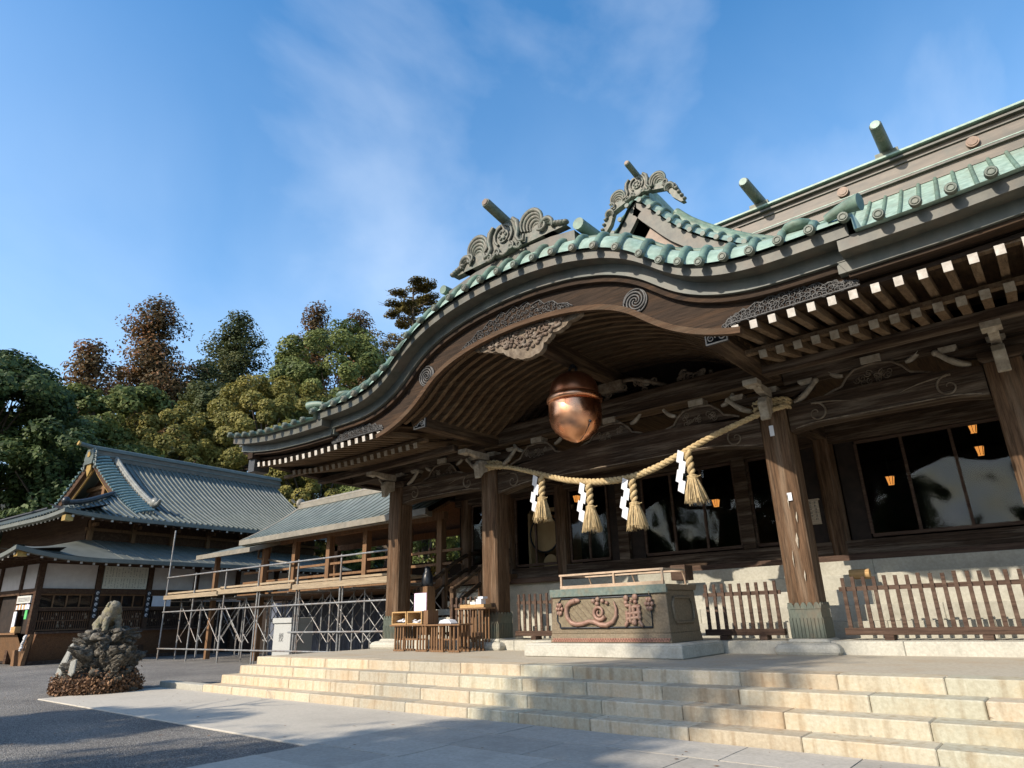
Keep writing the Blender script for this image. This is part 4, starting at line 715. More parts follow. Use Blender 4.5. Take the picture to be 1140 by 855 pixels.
mb.tube([(bc[0] + r * hx, bc[1] + r * hy, z) for r, z in ((.508, 5.0), (.43, 4.935), (.305, 4.83), (.15, 4.745), (-.1, 4.72))], .009, 5); mb.build('sound_slit', 'black', body)
mb = MB(); mb.tube([(bc[0] + .09 * math.cos(t), bc[1], 6.30 + .09 * math.sin(t)) for t in np.linspace(0, 6.28, 14)], .03, 7); mb.tube([(bc[0], bc[1], 6.36), (bc[0], bc[1], 6.45)], .05, 8); mb.build('hanger', 'black', bl)
def twist(path, R0, n_str=3, pitch=.32, sub=9, nn=8):
    P = np.array(path, float); seg = np.concatenate([[0], np.cumsum(np.linalg.norm(np.diff(P, axis=0), axis=1))]); T_ = seg[-1]; n = int(T_ / pitch * sub) + 2
    s = np.linspace(0, T_, n); Q = np.stack([np.interp(s, seg, P[:, i]) for i in range(3)], 1); T = np.gradient(Q, axis=0); T /= np.linalg.norm(T, axis=1)[:, None]
    ref = np.array((0, 1., 0)) if abs(T[n // 2][1]) < .8 else np.array((1., 0, 0)); A = np.cross(T, ref); A /= np.linalg.norm(A, axis=1)[:, None]; B = np.cross(T, A); r = np.interp(np.linspace(0, 1, n), np.linspace(0, 1, len(R0)), R0); mb = MB()
    for k in range(n_str):
        ph = 2 * math.pi * (s / pitch + k / n_str)[:, None]; C_ = Q + (A * np.cos(ph) + B * np.sin(ph)) * (r * .5)[:, None]; mb.tube(C_, r * .56, nn)
    return mb
def sm(P, n=60):
    P = np.array(P, float); t = np.concatenate([[0], np.cumsum(np.linalg.norm(np.diff(P, axis=0), axis=1))]); s = np.linspace(0, t[-1], n); Q = np.stack([np.interp(s, t, P[:, i]) for i in range(3)], 1)
    for _ in range(8): Q[1:-1] = (Q[:-2] + 2 * Q[1:-1] + Q[2:]) / 4
    return Q
rope_pts = [(-11.28, 12.08, 5.03), (-10.95, 12.05, 5.0), (-10.0, 12.0, 4.80), (-9.19, 12.0, 4.52), (-8.43, 12.0, 4.25), (-7.6, 12.0, 4.08), (-6.78, 12.0, 4.04), (-6.08, 12.0, 4.18), (-5.45, 12.0, 4.40), (-4.86, 12.0, 4.60), (-4.36, 12.02, 4.73), (-3.9, 12.05, 4.86), (-3.4, 12.08, 4.92)]
rp = thing('straw_rope', 'thick twisted sacred straw rope slung between the two middle columns', 'rope', (-7.0, 12.0, 4.0))
twist(sm(rope_pts, 90), [.05, .052, .058, .066, .074, .076, .07, .062, .055, .05]).build('twisted_rope', 'rope', rp)
for cx_, sg in ((-10.97, 1), (-3.74, 1)):
    for k_ in range(3):
        L_ = []; q = .33
        for t in np.linspace(0, 2 * math.pi, 26):
            c, s_ = math.cos(t), math.sin(t); mm_ = max(abs(c), abs(s_)) ** .7; L_.append((cx_ + q * c / mm_, 12.45 + q * s_ / mm_, 4.90 + .085 * k_ + .03 * math.cos(t + k_)))
        twist(L_, [.045, .045], 2, .22).build('rope_coil', 'rope', rp)
# straw tassels and paper streamers
def rope_z(x): return float(np.interp(x, [p[0] for p in rope_pts], [p[2] for p in rope_pts]))
tn = ['first straw tassel from the left, hanging from the straw rope', 'second straw tassel from the left, hanging from the straw rope left of its middle', 'third straw tassel from the left, hanging in front of the dark board panel', 'straw tassel hanging highest and furthest right on the straw rope']
pn_ = ['white zigzag paper streamer hung left of the leftmost straw tassel', 'white zigzag paper streamer behind the second straw tassel from the left', 'white zigzag paper streamer left of the third straw tassel', 'white zigzag paper streamer beside the rightmost straw tassel']
for i, (x, lean) in enumerate(((-9.07, -.02), (-7.78, .02), (-6.70, .02), (-5.40, .07))):
    zt = rope_z(x) - .08; y = 11.96; f = thing('straw_tassel', tn[i], 'tassel', (x + lean, y, zt - 1.0), 'straw tassels on the rope')
    rr = random.Random(i); twist([(x, y, zt + .02), (x + lean * .3, y, zt - .25), (x + lean * .6, y, zt - .50)], [.085, .085, .07], 2, .26).build('twisted_neck', 'rope', f)
    mb = MB(); zc = zt - .50; cx_ = x + lean * .6
    mb.tube([(cx_, y, zc + .07), (cx_, y, zc), (cx_ + lean * .2, y, zc - .2), (cx_ + lean * .4, y, zc - .43)], [.06, .085, .13, .185], 20)
    for k_ in range(150):
        t = rr.uniform(0, 6.283); q = math.sqrt(rr.uniform(.2, 1)); e = rr.uniform(.44, .53); r1 = .09 * q; r2 = .235 * q + rr.uniform(-.012, .012)
        mb.tube([(cx_ + r1 * math.cos(t), y + r1 * math.sin(t), zc), (cx_ + lean * .2 + (r1 * .5 + r2 * .5 + .012) * math.cos(t), y + (r1 * .5 + r2 * .5 + .012) * math.sin(t), zc - e * .5), (cx_ + lean * .5 + r2 * math.cos(t), y + r2 * math.sin(t), zc - e)], [.011, .009, .004], 4, False)
    mb.build('straw_skirt', 'rope', f)
    mb = MB()
    for k_ in (-1, 0, 1): mb.tube([(cx_ + .095 * math.cos(t), y + .095 * math.sin(t), zc + .03 * k_) for t in np.linspace(0, 6.283, 15)], .017, 5)
    mb.tube([(cx_ + .09, y - .03, zc), (cx_ + .2, y - .05, zc + .02)], .008, 4); mb.build('binding', 'rope', f)
    # streamer: three folded lightning segments
    mb = MB(); px = x - .06; pz = zt + .08; yy_ = y - .10; w_ = .145
    for k_ in range(4):
        dx = (-.035 * k_ + (.02 if k_ % 2 else -.03)) * (1 if i != 3 else .8); top = [(px + dx - w_ * .5 , pz), (px + dx + w_ * .35, pz - .07)]; h = .24
        poly = [top[0], (top[0][0] - .075, pz - h + .02), (top[1][0] - .075, pz - h - .06), top[1]]
        yk = yy_ + (.02 if k_ % 2 else 0); n_ = len(poly); V = [(a, yk + .03 * (j in (1, 2)), b) for j, (a, b) in enumerate(poly)] + [(a, yk + .03 * (j in (1, 2)) + .004, b) for j, (a, b) in enumerate(poly)]
        mb.add(V, [(0, 1, 2, 3), (7, 6, 5, 4), (0, 4, 5, 1), (1, 5, 6, 2), (2, 6, 7, 3), (3, 7, 4, 0)]); pz -= h * .80
    o = settle(mb.build('paper_streamer', 'paper')); tag(o, pn_[i], 'paper streamer', 'white paper streamers on the rope')
# ---------------------------------------------------------------- tables and what stands on them
def slat_table(x0, x1, y0, y1, zt, label, legs):
    f = thing('slatted_table', label, 'table', ((x0 + x1) / 2, (y0 + y1) / 2, .65)); mb = MB(); mb.box(x0, x1, y0, y1, zt - .035, zt); mb.build('table_top', 'midwood', f, bevel=.004)
    for (a, b) in legs:
        n = max(2, int((b - a) / .085) + 1); 
        for yl in (y0 + .05, y1 - .08):
            for i in range(n): x = a + (b - a) * i / (n - 1); mb = MB(); mb.box(x - .018, x + .018, yl, yl + .03, .69, zt - .035); mb.build('leg', 'midwood', f)
            mb = MB(); mb.box(a - .04, b + .04, yl - .01, yl + .05, .65, .69); mb.build('foot_bar', 'midwood', f)
    mb = MB(); mb.box(legs[0][0], legs[-1][1], y0 + .081, y0 + .10, .90, .935); mb.build('stretcher', 'midwood', f); return f
slat_table(-13.30, -11.98, 11.1, 11.55, 1.25, 'slatted table carrying the two glass-fronted boxes, beside the left column', [(-13.15, -12.85), (-12.35, -12.05)])
slat_table(-11.93, -10.86, 11.05, 11.5, 1.245, 'lower slatted table with a white bundle on it, left of the second column', [(-11.8, -11.45), (-11.2, -10.95)])
slat_table(-11.70, -10.7, 11.75, 12.1, 1.585, 'taller slatted table behind the lower one, carrying an orange tray', [(-11.6, -11.3), (-11.15, -10.85)])
for i, (a, lab) in enumerate(((-13.28, 'glass-fronted orange wooden box on the left end of the table'), (-12.72, 'glass-fronted orange wooden box with slips, right of the similar one'))):
    f = thing('display_box', lab, 'box', (a + .27, 11.3, 1.25), 'glass-fronted boxes on the table'); w_ = .53; mb = MB()
    mb.box(a, a + w_, 11.14, 11.5, 1.252, 1.28); mb.box(a, a + w_, 11.14, 11.5, 1.52, 1.55); mb.box(a, a + .03, 11.14, 11.5, 1.281, 1.519); mb.box(a + w_ - .03, a + w_, 11.14, 11.5, 1.281, 1.519); mb.box(a + .031, a + w_ - .031, 11.48, 11.5, 1.281, 1.519); mb.build('case', 'orange', f)
    mb = MB(); rr = random.Random(i)
    for k_ in range(14): x = a + rr.uniform(.06, w_ - .08); z = 1.285 + rr.uniform(0, .06); mb.beam((x - .05, 11.3 + rr.uniform(-.08, .08), z), (x + .06, 11.3 + rr.uniform(-.08, .08), z + rr.uniform(-.01, .05)), .05, .02)
    mb.build('paper_slips', 'paper', f)
mb = MB(); mb.box(-12.15, -12.0, 11.16, 11.5, 1.253, 1.56); tag(settle(mb.build('wooden_crate', 'midwood')), 'brown upright wooden crate at the right end of the boxes', 'crate')
f = thing('card_stand', 'lilac and white printed card standing behind the glass-fronted boxes', 'sign', (-12.75, 11.62, 1.25)); mb = MB(); mb.box(-12.98, -12.54, 11.6, 11.62, 1.25, 1.98); mb.build('card', 'purple', f); mb = MB(); mb.box(-12.93, -12.59, 11.594, 11.598, 1.33, 1.93); p_ = mb.build('white_print', 'paper', f)
f = thing('offering_tray', 'orange varnished tray holding small white boxes on the taller table', 'tray', (-11.25, 11.9, 1.59)); mb = MB(); mb.box(-11.55, -10.78, 11.78, 12.05, 1.587, 1.66); mb.build('tray', 'orange', f)
for a, b, c, d in ((-11.25, -11.08, 1.662, 1.72), (-11.06, -10.9, 1.662, 1.78), (-11.0, -10.84, 1.782, 1.83)): mb = MB(); mb.box(a, b, 11.82, 11.98, c, d); mb.build('paper_box', 'paper', f)
mb = MB(); mb.prism([(-11.65, 1.247), (-11.6, 1.32), (-11.45, 1.35), (-11.3, 1.33), (-11.22, 1.247)][::-1], 11.15, 11.4); tag(settle(mb.build('cloth_bundle', 'paper', bevel=.02)), 'low white folded bundle lying on the lower slatted table', 'cloth')
f = thing('capped_post', 'tall brown wooden post with a rounded black cap beside the left column', 'post', (-14.15, 13.1, .85))
mb = MB(); mb.frus(-14.33, -13.97, 12.95, 13.3, .6, 2.22, .02); mb.build('post_body', 'midwood', f, bevel=.01); mb = MB(); mb.lathe([(.15, 2.22), (.165, 2.3), (.16, 2.45), (.12, 2.58), (.09, 2.62), (.10, 2.68), (.06, 2.76), (.0, 2.78)], (-14.15, 13.12, 0), 16); mb.build('cap', 'black', f)
# ---------------------------------------------------------------- things in and at the hall
lamp_pos = [(-1.07, 5.07, 'highest lit lamp behind the right-hand window'), (-1.05, 4.55, 'lit lamp just below the highest one behind the right-hand window'), (-2.91, 4.16, 'lit lamp low behind the left panes of the right-hand window'), (-7.25, 4.17, 'lit lamp behind the centre window panes, low beside the third column'), (-11.75, 4.85, 'small lit lamp right of the drum, behind the straw tassels')]
for x, z, lab in lamp_pos:
    y = 17.5 if x > -11 else 17.3; f = thing('hanging_lamp', lab, 'lamp', (x, y, z - .16), 'lit lamps inside the hall'); mb = MB(); mb.frus(x - .055, x + .055, y - .055, y + .055, z - .10, z + .09, -.03); mb.build('shade', 'lamp', f)
    mb = MB(); mb.box(x - .105, x + .105, y - .105, y + .105, z + .091, z + .105); mb.tube([(x, y, z + .15), (x, y, z + .6)], .01, 5)
    for s_ in (-1, 1):
        for q in (-1, 0, 1): mb.beam((x + q * .048, y - .06, z - .10), (x + q * .078, y - .09, z + .09), .010, .010)
    mb.build('frame', 'black', f)
f = thing('drum', 'large round ochre drum on a stand behind the left window', 'drum', (-12.3, 16.3, 2.4)); mb = MB(); mb.tube([(-12.25, 16.2, 3.72), (-12.25, 16.6, 3.72), (-12.25, 16.95, 3.72)], [.55, .62, .55], 28); mb.build('drum_barrel', 'drum', f); mb = MB(); mb.tube([(-12.25 + .55 * math.cos(t), 16.2, 3.72 + .55 * math.sin(t)) for t in np.linspace(0, 6.283, 30)], .03, 6); mb.build('drum_rim', 'black', f)
mb = MB(); mb.box(-12.9, -12.8, 16.2, 16.9, 2.4, 4.4); mb.box(-11.5, -11.4, 16.2, 16.9, 2.4, 4.4); mb.box(-13.0, -11.3, 16.4, 16.5, 4.4, 4.52); mb.cyl((-12.15, 16.3, 2.85), (-12.15, 16.5, 2.85), .26, 20); mb.build('stand', 'drum', f)
f = thing('wooden_notice', 'small light wooden notice plaque hung right of the big column', 'notice', (-3.5, 13.5, 3.2)); Yn = 13.6
f.location = (-3.72, 13.6, 2.9)
ORG[f.name] = (-3.72, 13.6, 2.9)
mb = MB(); mb.box(-3.86, -3.58, 13.6, 13.63, 2.90, 3.36); mb.box(-3.89, -3.55, 13.585, 13.645, 3.361, 3.385); pb = mb.build('plaque', 'lightwood', f)
mb = MB()
for c in range(3):
    for r_ in range(6 - c): glyph_marks(mb, -3.64 - c * .085, 3.31 - r_ * .062, .04, .045, 13.597, c * 10 + r_, 4, .003)
mb.build('ink_writing', 'ink', pb)
mb = MB(); mb.box(-4.90, -4.55, 14.5, 14.9, 2.10, 2.42)
f = settle(mb.build('wooden_box', 'redwood', bevel=.01)); tag(f, 'small reddish wooden box behind the right end of the offering box railing', 'box'); f.location.x = -6.75; f.location.y = 13.9; f.location.z = 2.02 - .0
mb = MB(); mb.tube([(-3.35, 14.0, 1.95), (-3.0, 14.0, 1.95)], .09, 8); o = settle(mb.build('orange_bundle', 'orange')); tag(o, 'short orange roll lying on the stone steps right of the big column', 'roll')
# ---------------------------------------------------------------- left side stair of the hall
f = thing('side_stair', 'dark wooden side stair with double handrails behind the left column', 'stair', (-14.0, 14, .65))
for i in range(7): z = .85 + .22 * i; mb = MB(); mb.box(-14.6, -12.95, 12.9 + .33 * i, 13.3 + .33 * i, z - .06, z + .1); mb.build('tread', 'stone', f)
for x in (-14.35, -12.9):
    for dz in (0, -.42):
        mb = MB(); P = sm([(x, 12.8, 2.05 + dz), (x, 13.6, 2.45 + dz), (x, 14.6, 3.05 + dz), (x, 15.1, 3.28 + dz), (x, 15.5, 3.28 + dz)], 18); mb.tube(P, .065, 8); mb.build('handrail', 'wood_y', f)
    for y, z in ((12.9, 2.1), (14.0, 2.7), (15.0, 3.2)): mb = MB(); mb.box(x - .06, x + .06, y - .06, y + .06, .66, z + .06); mb.build('newel', 'wood_z', f)
# ---------------------------------------------------------------- corridor building
cb = thing('corridor', 'covered timber corridor with low copper roof linking hall and shrine', 'corridor', (-21, 16.6, 0))
def cz(t): return 4.55 + (6.15 - 4.55) * (t * .75 + .25 * t * t)
mb = MB(); mb.grid([[(x, 14.0 + 2.6 * t, cz(t) + .10) for t in np.linspace(0, 1, 9)] for x in (-26.5, -15.2)], True); mb.grid([[(x, 19.2 - 2.6 * t, cz(t) + .10) for t in np.linspace(0, 1, 9)] for x in (-26.5, -15.2)], True)
rf = mb.build('roof', 'corrroof', cb)
mb = MB()
for x in np.arange(-26.3, -15.2, .42): mb.tube([(x, 14.0 + 2.6 * t, cz(t) + .11) for t in np.linspace(0, 1, 7)], .018, 4)
mb.build('standing_seams', 'corrroof', rf)
mb = MB(); mb.box(-26.6, -15.2, 13.96, 14.06, 4.44, 4.645); mb.box(-26.5, -15.2, 14.061, 14.25, 4.40, 4.56); 
for s_, P in ((0, [(14.0 + 2.6 * t, cz(t)) for t in np.linspace(0, 1, 9)]),): mb.grid([[(-26.6, a, b - .1), (-26.6, a, b + .12), (-26.4, a, b + .12), (-26.4, a, b - .1)] for a, b in P], False, True)
mb.build('eave_edge', 'eave', cb)
mb = MB(); mb.grid([[(-26.4, 14.1, 4.50), (-15.2, 14.1, 4.50)], [(-26.4, 16.6, 5.9), (-15.2, 16.6, 5.9)], [(-26.4, 19.1, 4.5), (-15.2, 19.1, 4.5)]]); mb.build('roof_lining', 'midwood', cb)
mb = MB(); mb.box(-26.3, -15.2, 16.42, 16.78, 6.15, 6.34); mb.tube([(-26.4, 16.6, 6.40), (-15.2, 16.6, 6.40)], .10, 8); mb.sphere((-26.4, 16.6, 6.42), (.12, .25, .24), 8, 6); mb.tube([(-26.5, 16.35, 6.45), (-26.55, 16.2, 6.6)], .06, 6); mb.build('ridge', 'eave', cb)
for x in np.arange(-26.2, -15.3, .3): mb = MB(); mb.beam((x, 14.15, 4.44), (x, 15.2, 4.98), .07, .09); mb.build('rafter', 'midwood', cb)
for x in (-25.9, -23.7, -21.4, -19.2, -17.0, -15.4):
    mb = MB(); mb.box(x - .11, x + .11, 14.75, 14.97, 2.5, 4.62); mb.build('post', 'midwood', cb); mb = MB(); mb.box(x - .11, x + .11, 18.3, 18.5, 2.5, 4.62); mb.build('post', 'midwood', cb)
mb = MB(); mb.box(-26.3, -15.2, 14.76, 14.96, 4.38, 4.62); mb.box(-26.3, -15.2, 18.3, 18.5, 4.38, 4.62); mb.build('head_beam', 'midwood', cb)
mb = MB(); mb.box(-27.5, -12.6, 14.6, 18.9, 2.30, 2.52); mb.build('floor', 'midwood', cb)
for z in (2.98, 3.38): mb = MB(); mb.box(-27.5, -14.5, 14.80, 14.9, z - .04, z + .04); mb.build('railing', 'midwood', cb)
mb = MB(); mb.box(-27.0, -15.3, 18.6, 18.7, 2.52, 3.5); mb.build('back_boards', 'dark', cb)
mb = MB(); mb.tube([(-25.9, 14.5, 4.4), (-25.9, 14.5, 3.9), (-23.6, 14.6, 3.55), (-23.6, 14.6, 2.6)], .045, 7); mb.build('drain_pipe', 'eave', cb)
f = thing('lean_to_roof', 'small low copper lean-to roof at the left end of the corridor', 'roof', (-26.5, 14.2, 0)); mb = MB()
mb.grid([[(x, 13.5, 4.18), (x, 15.4, 4.72)] for x in (-29.2, -24.8)]); mb.build('copper_sheet', 'corrroof', f); mb = MB(); mb.box(-29.2, -24.75, 13.45, 13.56, 4.02, 4.20); mb.add([(-24.74, 13.5, 4.02), (-24.74, 15.4, 4.55), (-24.74, 15.4, 4.74), (-24.74, 13.5, 4.2)], [(0, 1, 2, 3)]); mb.build('eave_edge', 'eave', f)
mb = MB(); mb.grid([[(x, 13.6, 4.06), (x, 15.4, 4.5)] for x in (-29.1, -24.85)]); mb.build('lining', 'midwood', f)
for x in (-28.9, -25.0): mb = MB(); mb.box(x - .09, x + .09, 14.2, 14.38, 0, 4.15); mb.build('post', 'midwood', f)
# flowers glimpsed behind the stair
f = thing('flower_pot', 'potted plant with pink and white flowers on the corridor floor', 'plant', (-16.2, 15.6, 2.52)); mb = MB(); mb.lathe([(.12, 2.52), (.17, 2.75), (.18, 2.8)], (-16.2, 15.6, 0), 12); mb.build('pot', 'stone', f)
def leaf_quads(C, s, rr, flat=0.0, nrm=None):
    n = len(C); d = rr.normal(size=(n, 3)); d[:, 2] *= (1 - flat)
    if nrm is not None: nn = nrm + rr.normal(size=(n, 3)) * .45; nn /= np.linalg.norm(nn, axis=1)[:, None] + 1e-9; d = d - nn * np.sum(d * nn, 1)[:, None]
    d /= np.linalg.norm(d, axis=1)[:, None]; e = np.cross(d, nn if nrm is not None else rr.normal(size=(n, 3))); e /= np.linalg.norm(e, axis=1)[:, None] + 1e-9
    s = (s * rr.uniform(.6, 1.3, n))[:, None]; a = d * s; b = e * s * .6; V = np.stack([C - a, C - b * .9 + a * .1, C + a, C + b + a * .1], 1).reshape(-1, 3); F = np.arange(4 * n).reshape(n, 4); return V, F
def leaf_mesh(name, m_, V, F, parent=None):
    me = bpy.data.meshes.new(name); o_ = np.array(ORG.get(parent.name, (0, 0, 0)) if parent else (0, 0, 0)); V = V - o_
    me.vertices.add(len(V)); me.vertices.foreach_set('co', V.astype(np.float32).ravel()); n = len(F); me.loops.add(n * 4); me.loops.foreach_set('vertex_index', F.astype(np.int32).ravel()); me.polygons.add(n); me.polygons.foreach_set('loop_start', np.arange(0, 4 * n, 4, dtype=np.int32)); me.update(calc_edges=True); me.validate()
    me.materials.append(M[m_]); o = bpy.data.objects.new(name, me); COL.objects.link(o)
    if parent: o.parent = parent; ORG[o.name] = tuple(o_)
    return o
V, F = leaf_quads(np.array([-16.2, 15.6, 3.15]) + rng.normal(size=(260, 3)) * [.17, .17, .24], .07, rng); leaf_mesh('foliage', 'leaf_olive', V, F, f)
mb = MB()
for k_ in range(14): q = rng.normal(size=3) * [.15, .15, .1]; mb.sphere((-16.2 + q[0], 15.5 + q[1], 3.5 + q[2]), .05, 6, 4)
mb.build('blossoms', 'pink', f)
# ---------------------------------------------------------------- scaffolding
sc = thing('scaffolding', 'galvanised tube scaffolding with plank deck left of the shrine', 'scaffold', (-23, 13.1, 0))
def tube_part(name, p, q, r=.028, m_='steel'): mb = MB(); mb.cyl(p, q, r, 7); return mb.build(name, m_, sc)
fx = [-30.8, -28.2, -25.65, -23.2, -20.65, -18.2, -15.75]
for i, x in enumerate(fx): tube_part('pole', (x, 13.1, 0), (x + (.03 if i == 0 else 0), 13.1, 5.4 if i == 0 else 3.42), .032); 
for i, x in enumerate(fx[3:6]): tube_part('pole', (x + .09, 13.14, 0), (x + .09, 13.14, 2.6), .025)
for z, a, b in ((3.35, -30.8, -15.1), (1.92, -30.8, -15.1), (.46, -30.8, -18.3), (1.05, -20.9, -15.1)): tube_part('rail', (a, 13.05, z), (b, 13.05, z), .03)
rows = (13.6, 14.45, 15.3, 16.2)
for j, y in enumerate(rows):
    for i in range(9):
        x = -30.3 + i * 1.82 + (.0 if j % 2 == 0 else .12); 
        if x > -15.4: continue
        if y > 16 and i % 2: continue
        tube_part('post', (x, y, .12), (x, y, 2.3), .028)
        if j < 3: tube_part('brace', (x, y, .7), (x + 1.75, y, 2.2), .018); tube_part('brace', (x + 1.75, y, .7), (x, y, 2.2), .018)
        if j == 0: tube_part('jack', (x, y, 0), (x, y, .3), .018); tube_part('frame_arch', (x, y, 1.0), (x + .45, y, .68), .018)
for i in range(9): x = -30.3 + i * 1.82; tube_part('ledger', (x, 13.1, 2.35), (x, 16.3, 2.35), .024)
for y in (14.1, 14.5): tube_part('ledger', (-30.6, y, 2.4), (-15.3, y, 2.4), .024)
for k_, (y0_, y1_) in enumerate(((13.12, 13.42), (13.44, 13.74), (13.76, 14.06), (14.08, 14.38))):
    x = -30.8
    while x < -15.3: l = min(3.6, -15.2 - x); mb = MB(); mb.box(x + .01, x + l - .01, y0_, y1_, 2.56, 2.61); mb.build('plank', 'lightwood', sc); x += l
for a, b, z in ((-30.8, -26.0, 2.62), (-26.1, -20.9, 2.66), (-20.8, -15.2, 2.60)): mb = MB(); mb.box(a, b, 13.0, 13.11, z - .19, z - .02); mb.build('edge_timber', 'lightwood', sc); mb = MB(); mb.box(a, b, 13.13, 13.22, z + .03, z + .10); mb.build('toe_board', 'lightwood', sc)
mb = MB(); rr = random.Random(2)
G = []
for i in range(40): x = -29 + i * .28; G.append([(x, 17.1 + .12 * math.sin(i * 1.7), z) for z in (.0, 1.2, 2.2)])
mb.grid(G, True); tag(mb.build('tarpaulin', 'tarp'), 'blue grey tarpaulin hanging behind the scaffolding', 'tarpaulin')
mb = MB(); mb.box(-33, -15.2, 17.6, 17.7, 0, 2.3); tag(mb.build('shade_backdrop', 'dark'), 'dark sheet standing in for the deep shade under the corridor', 'wall')  # dark sheet put in for the shaded void behind the scaffolding
# white stone box with a brushed character
f = thing('stone_cabinet', 'white stone box with a flat lid and a brushed black character', 'stone box', (-21.9, 13.9, 0))
mb = MB(); mb.box(-22.42, -21.32, 13.42, 14.3, 0, 1.34); cbx = mb.build('box_body', mat('white_granite', (.33, .33, .31), (.43, .43, .40), ns=40, rough=.8), f, bevel=.012); mb = MB(); mb.box(-22.47, -21.27, 13.37, 14.35, 1.341, 1.52); mb.build('lid', cbx.data.materials[0], f, bevel=.015)
def text_obj(name, s, size, loc, rot, m_, parent, ext=.004):
    cu = bpy.data.curves.new(name, 'FONT'); cu.body = s; cu.size = size; cu.extrude = ext; cu.align_x = 'CENTER'; cu.align_y = 'CENTER'; t = bpy.data.objects.new(name, cu); COL.objects.link(t); bpy.context.view_layer.update()
    me = bpy.data.meshes.new_from_object(t.evaluated_get(bpy.context.evaluated_depsgraph_get())); bpy.data.objects.remove(t); me.name = name; me.transform(Matrix.Translation(loc) @ rot.to_4x4()); o_ = ORG.get(parent.name, (0, 0, 0)) if parent else (0, 0, 0); me.transform(Matrix.Translation([-c for c in o_])); me.materials.clear(); me.materials.append(M[m_]); o = bpy.data.objects.new(name, me); COL.objects.link(o)
    if parent: o.parent = parent; ORG[o.name] = o_
    return o
text_obj('brushed_character', '\u6388', .30, Vector((-21.9, 13.412, .86)), Matrix.Rotation(R(90), 3, 'X'), 'greyink', cbx)
# ---------------------------------------------------------------- guardian statue on its rock
def rocky(mb, c, rad, seed, n=34, m_=22, amp=.22, freq=2.2, pw=1.0):
    r_ = np.random.default_rng(seed); K_ = r_.normal(size=(26, 3)) * freq; ph = r_.uniform(0, 6.28, 26); A_ = 1 / (1 + np.linalg.norm(K_, axis=1) * .35); G = []
    for i in range(m_ + 1):
        row = []; a = math.pi * i / m_
        for j in range(n):
            b = 2 * math.pi * j / n; d = np.array([math.sin(a) * math.cos(b), math.sin(a) * math.sin(b), math.cos(a)]); q = 1 + amp * float(np.sum(np.sin(K_ @ d + ph) * A_)) / 3.2; q += amp * .35 * abs(math.sin(9 * d[0] + 5 * d[2] + seed)) * abs(math.sin(8 * d[1] - 6 * d[2]))
            row.append((c[0] + rad[0] * q * d[0], c[1] + rad[1] * q * d[1], c[2] + rad[2] * q * np.sign(d[2]) * abs(d[2]) ** pw))
        G.append(row)
    mb.grid(G, True, True)
sg = thing('guardian_statue', 'weathered stone guardian lion crouching on a tall rugged rock mound', 'statue', (-17.2, 6.75, 0)); bx_, by_ = -17.2, 6.75
mb = MB(); rr = random.Random(11)
from mathutils import noise as NZ
def mound(mb, cx_, cy_, prof, n=150, m_=110, lean=.12, seed=0):
    G = []; zs = np.linspace(-.05, prof[-1][0], m_)
    for z in list(zs) + [prof[-1][0]] * 6:
        row = []; k_ = max(0, len(G) - m_ + 1); R_ = np.interp(z, [p[0] for p in prof], [p[1] for p in prof]) * (1 - k_ / 6.2)
        for j in range(n):
            t = 2 * math.pi * j / n; p = Vector((math.cos(t) * max(R_, .05), math.sin(t) * max(R_, .05), z)); q = 0; a = .34; f_ = 1.9
            for o__ in range(5): q += a * (abs(NZ.noise(p * f_ + Vector((seed, o__ * 3.1, 7)))) * 2.2 - .55); a *= .56; f_ *= 2.1
            rr_ = R_ * (1 + .12 * math.sin(3 * t + z * 2)) + q * min(1, R_ * 2); row.append((cx_ + lean * z + rr_ * math.cos(t), cy_ + rr_ * math.sin(t) * .92, z + q * .35))
        G.append(row)
    mb.grid(G, False, True)
mound(mb, bx_, by_, [(-.05, 1.0), (.3, .95), (.8, .84), (1.3, .76), (1.6, .70), (1.75, .60)])
for k_ in range(70):
    t = rr.uniform(0, 6.283); z = rr.uniform(.05, 1.72); q = np.interp(z, [0, .7, 1.3, 1.75], [1.02, .84, .70, .60]) * rr.uniform(.84, 1.02); s_ = rr.uniform(.06, .2); rocky(mb, (bx_ + .12 * z + q * math.cos(t), by_ + q * math.sin(t) * .92, z), (s_, s_ * rr.uniform(.6, 1.2), s_ * rr.uniform(.4, .8)), k_, 14, 9, .45, 3)
mb.build('rock_mound', 'rock', sg)
mb = MB(); 
mb.prism([(-1.05, .12), (-.98, .75), (-.72, 1.38), (-.52, 1.42), (-.48, .85), (-.62, .15)], -.05, .1); v = np.array(mb.v); mb.v = [(bx_ - .02 + a, by_ - .98 + b + c * .22, c) for a, b, c in v]; mb.build('stone_tablet', 'slab', sg, bevel=.03)
mb = MB(); mb.v = []; mb.prism([(.12, .55), (.12, .92), (.5, .98), (.55, .6), (.4, .5)], 0, .06); mb.v = [(bx_ + a, by_ - .97 + b + c * .05, c) for a, b, c in mb.v]; mb.build('smooth_tablet', 'slab', sg, bevel=.02)
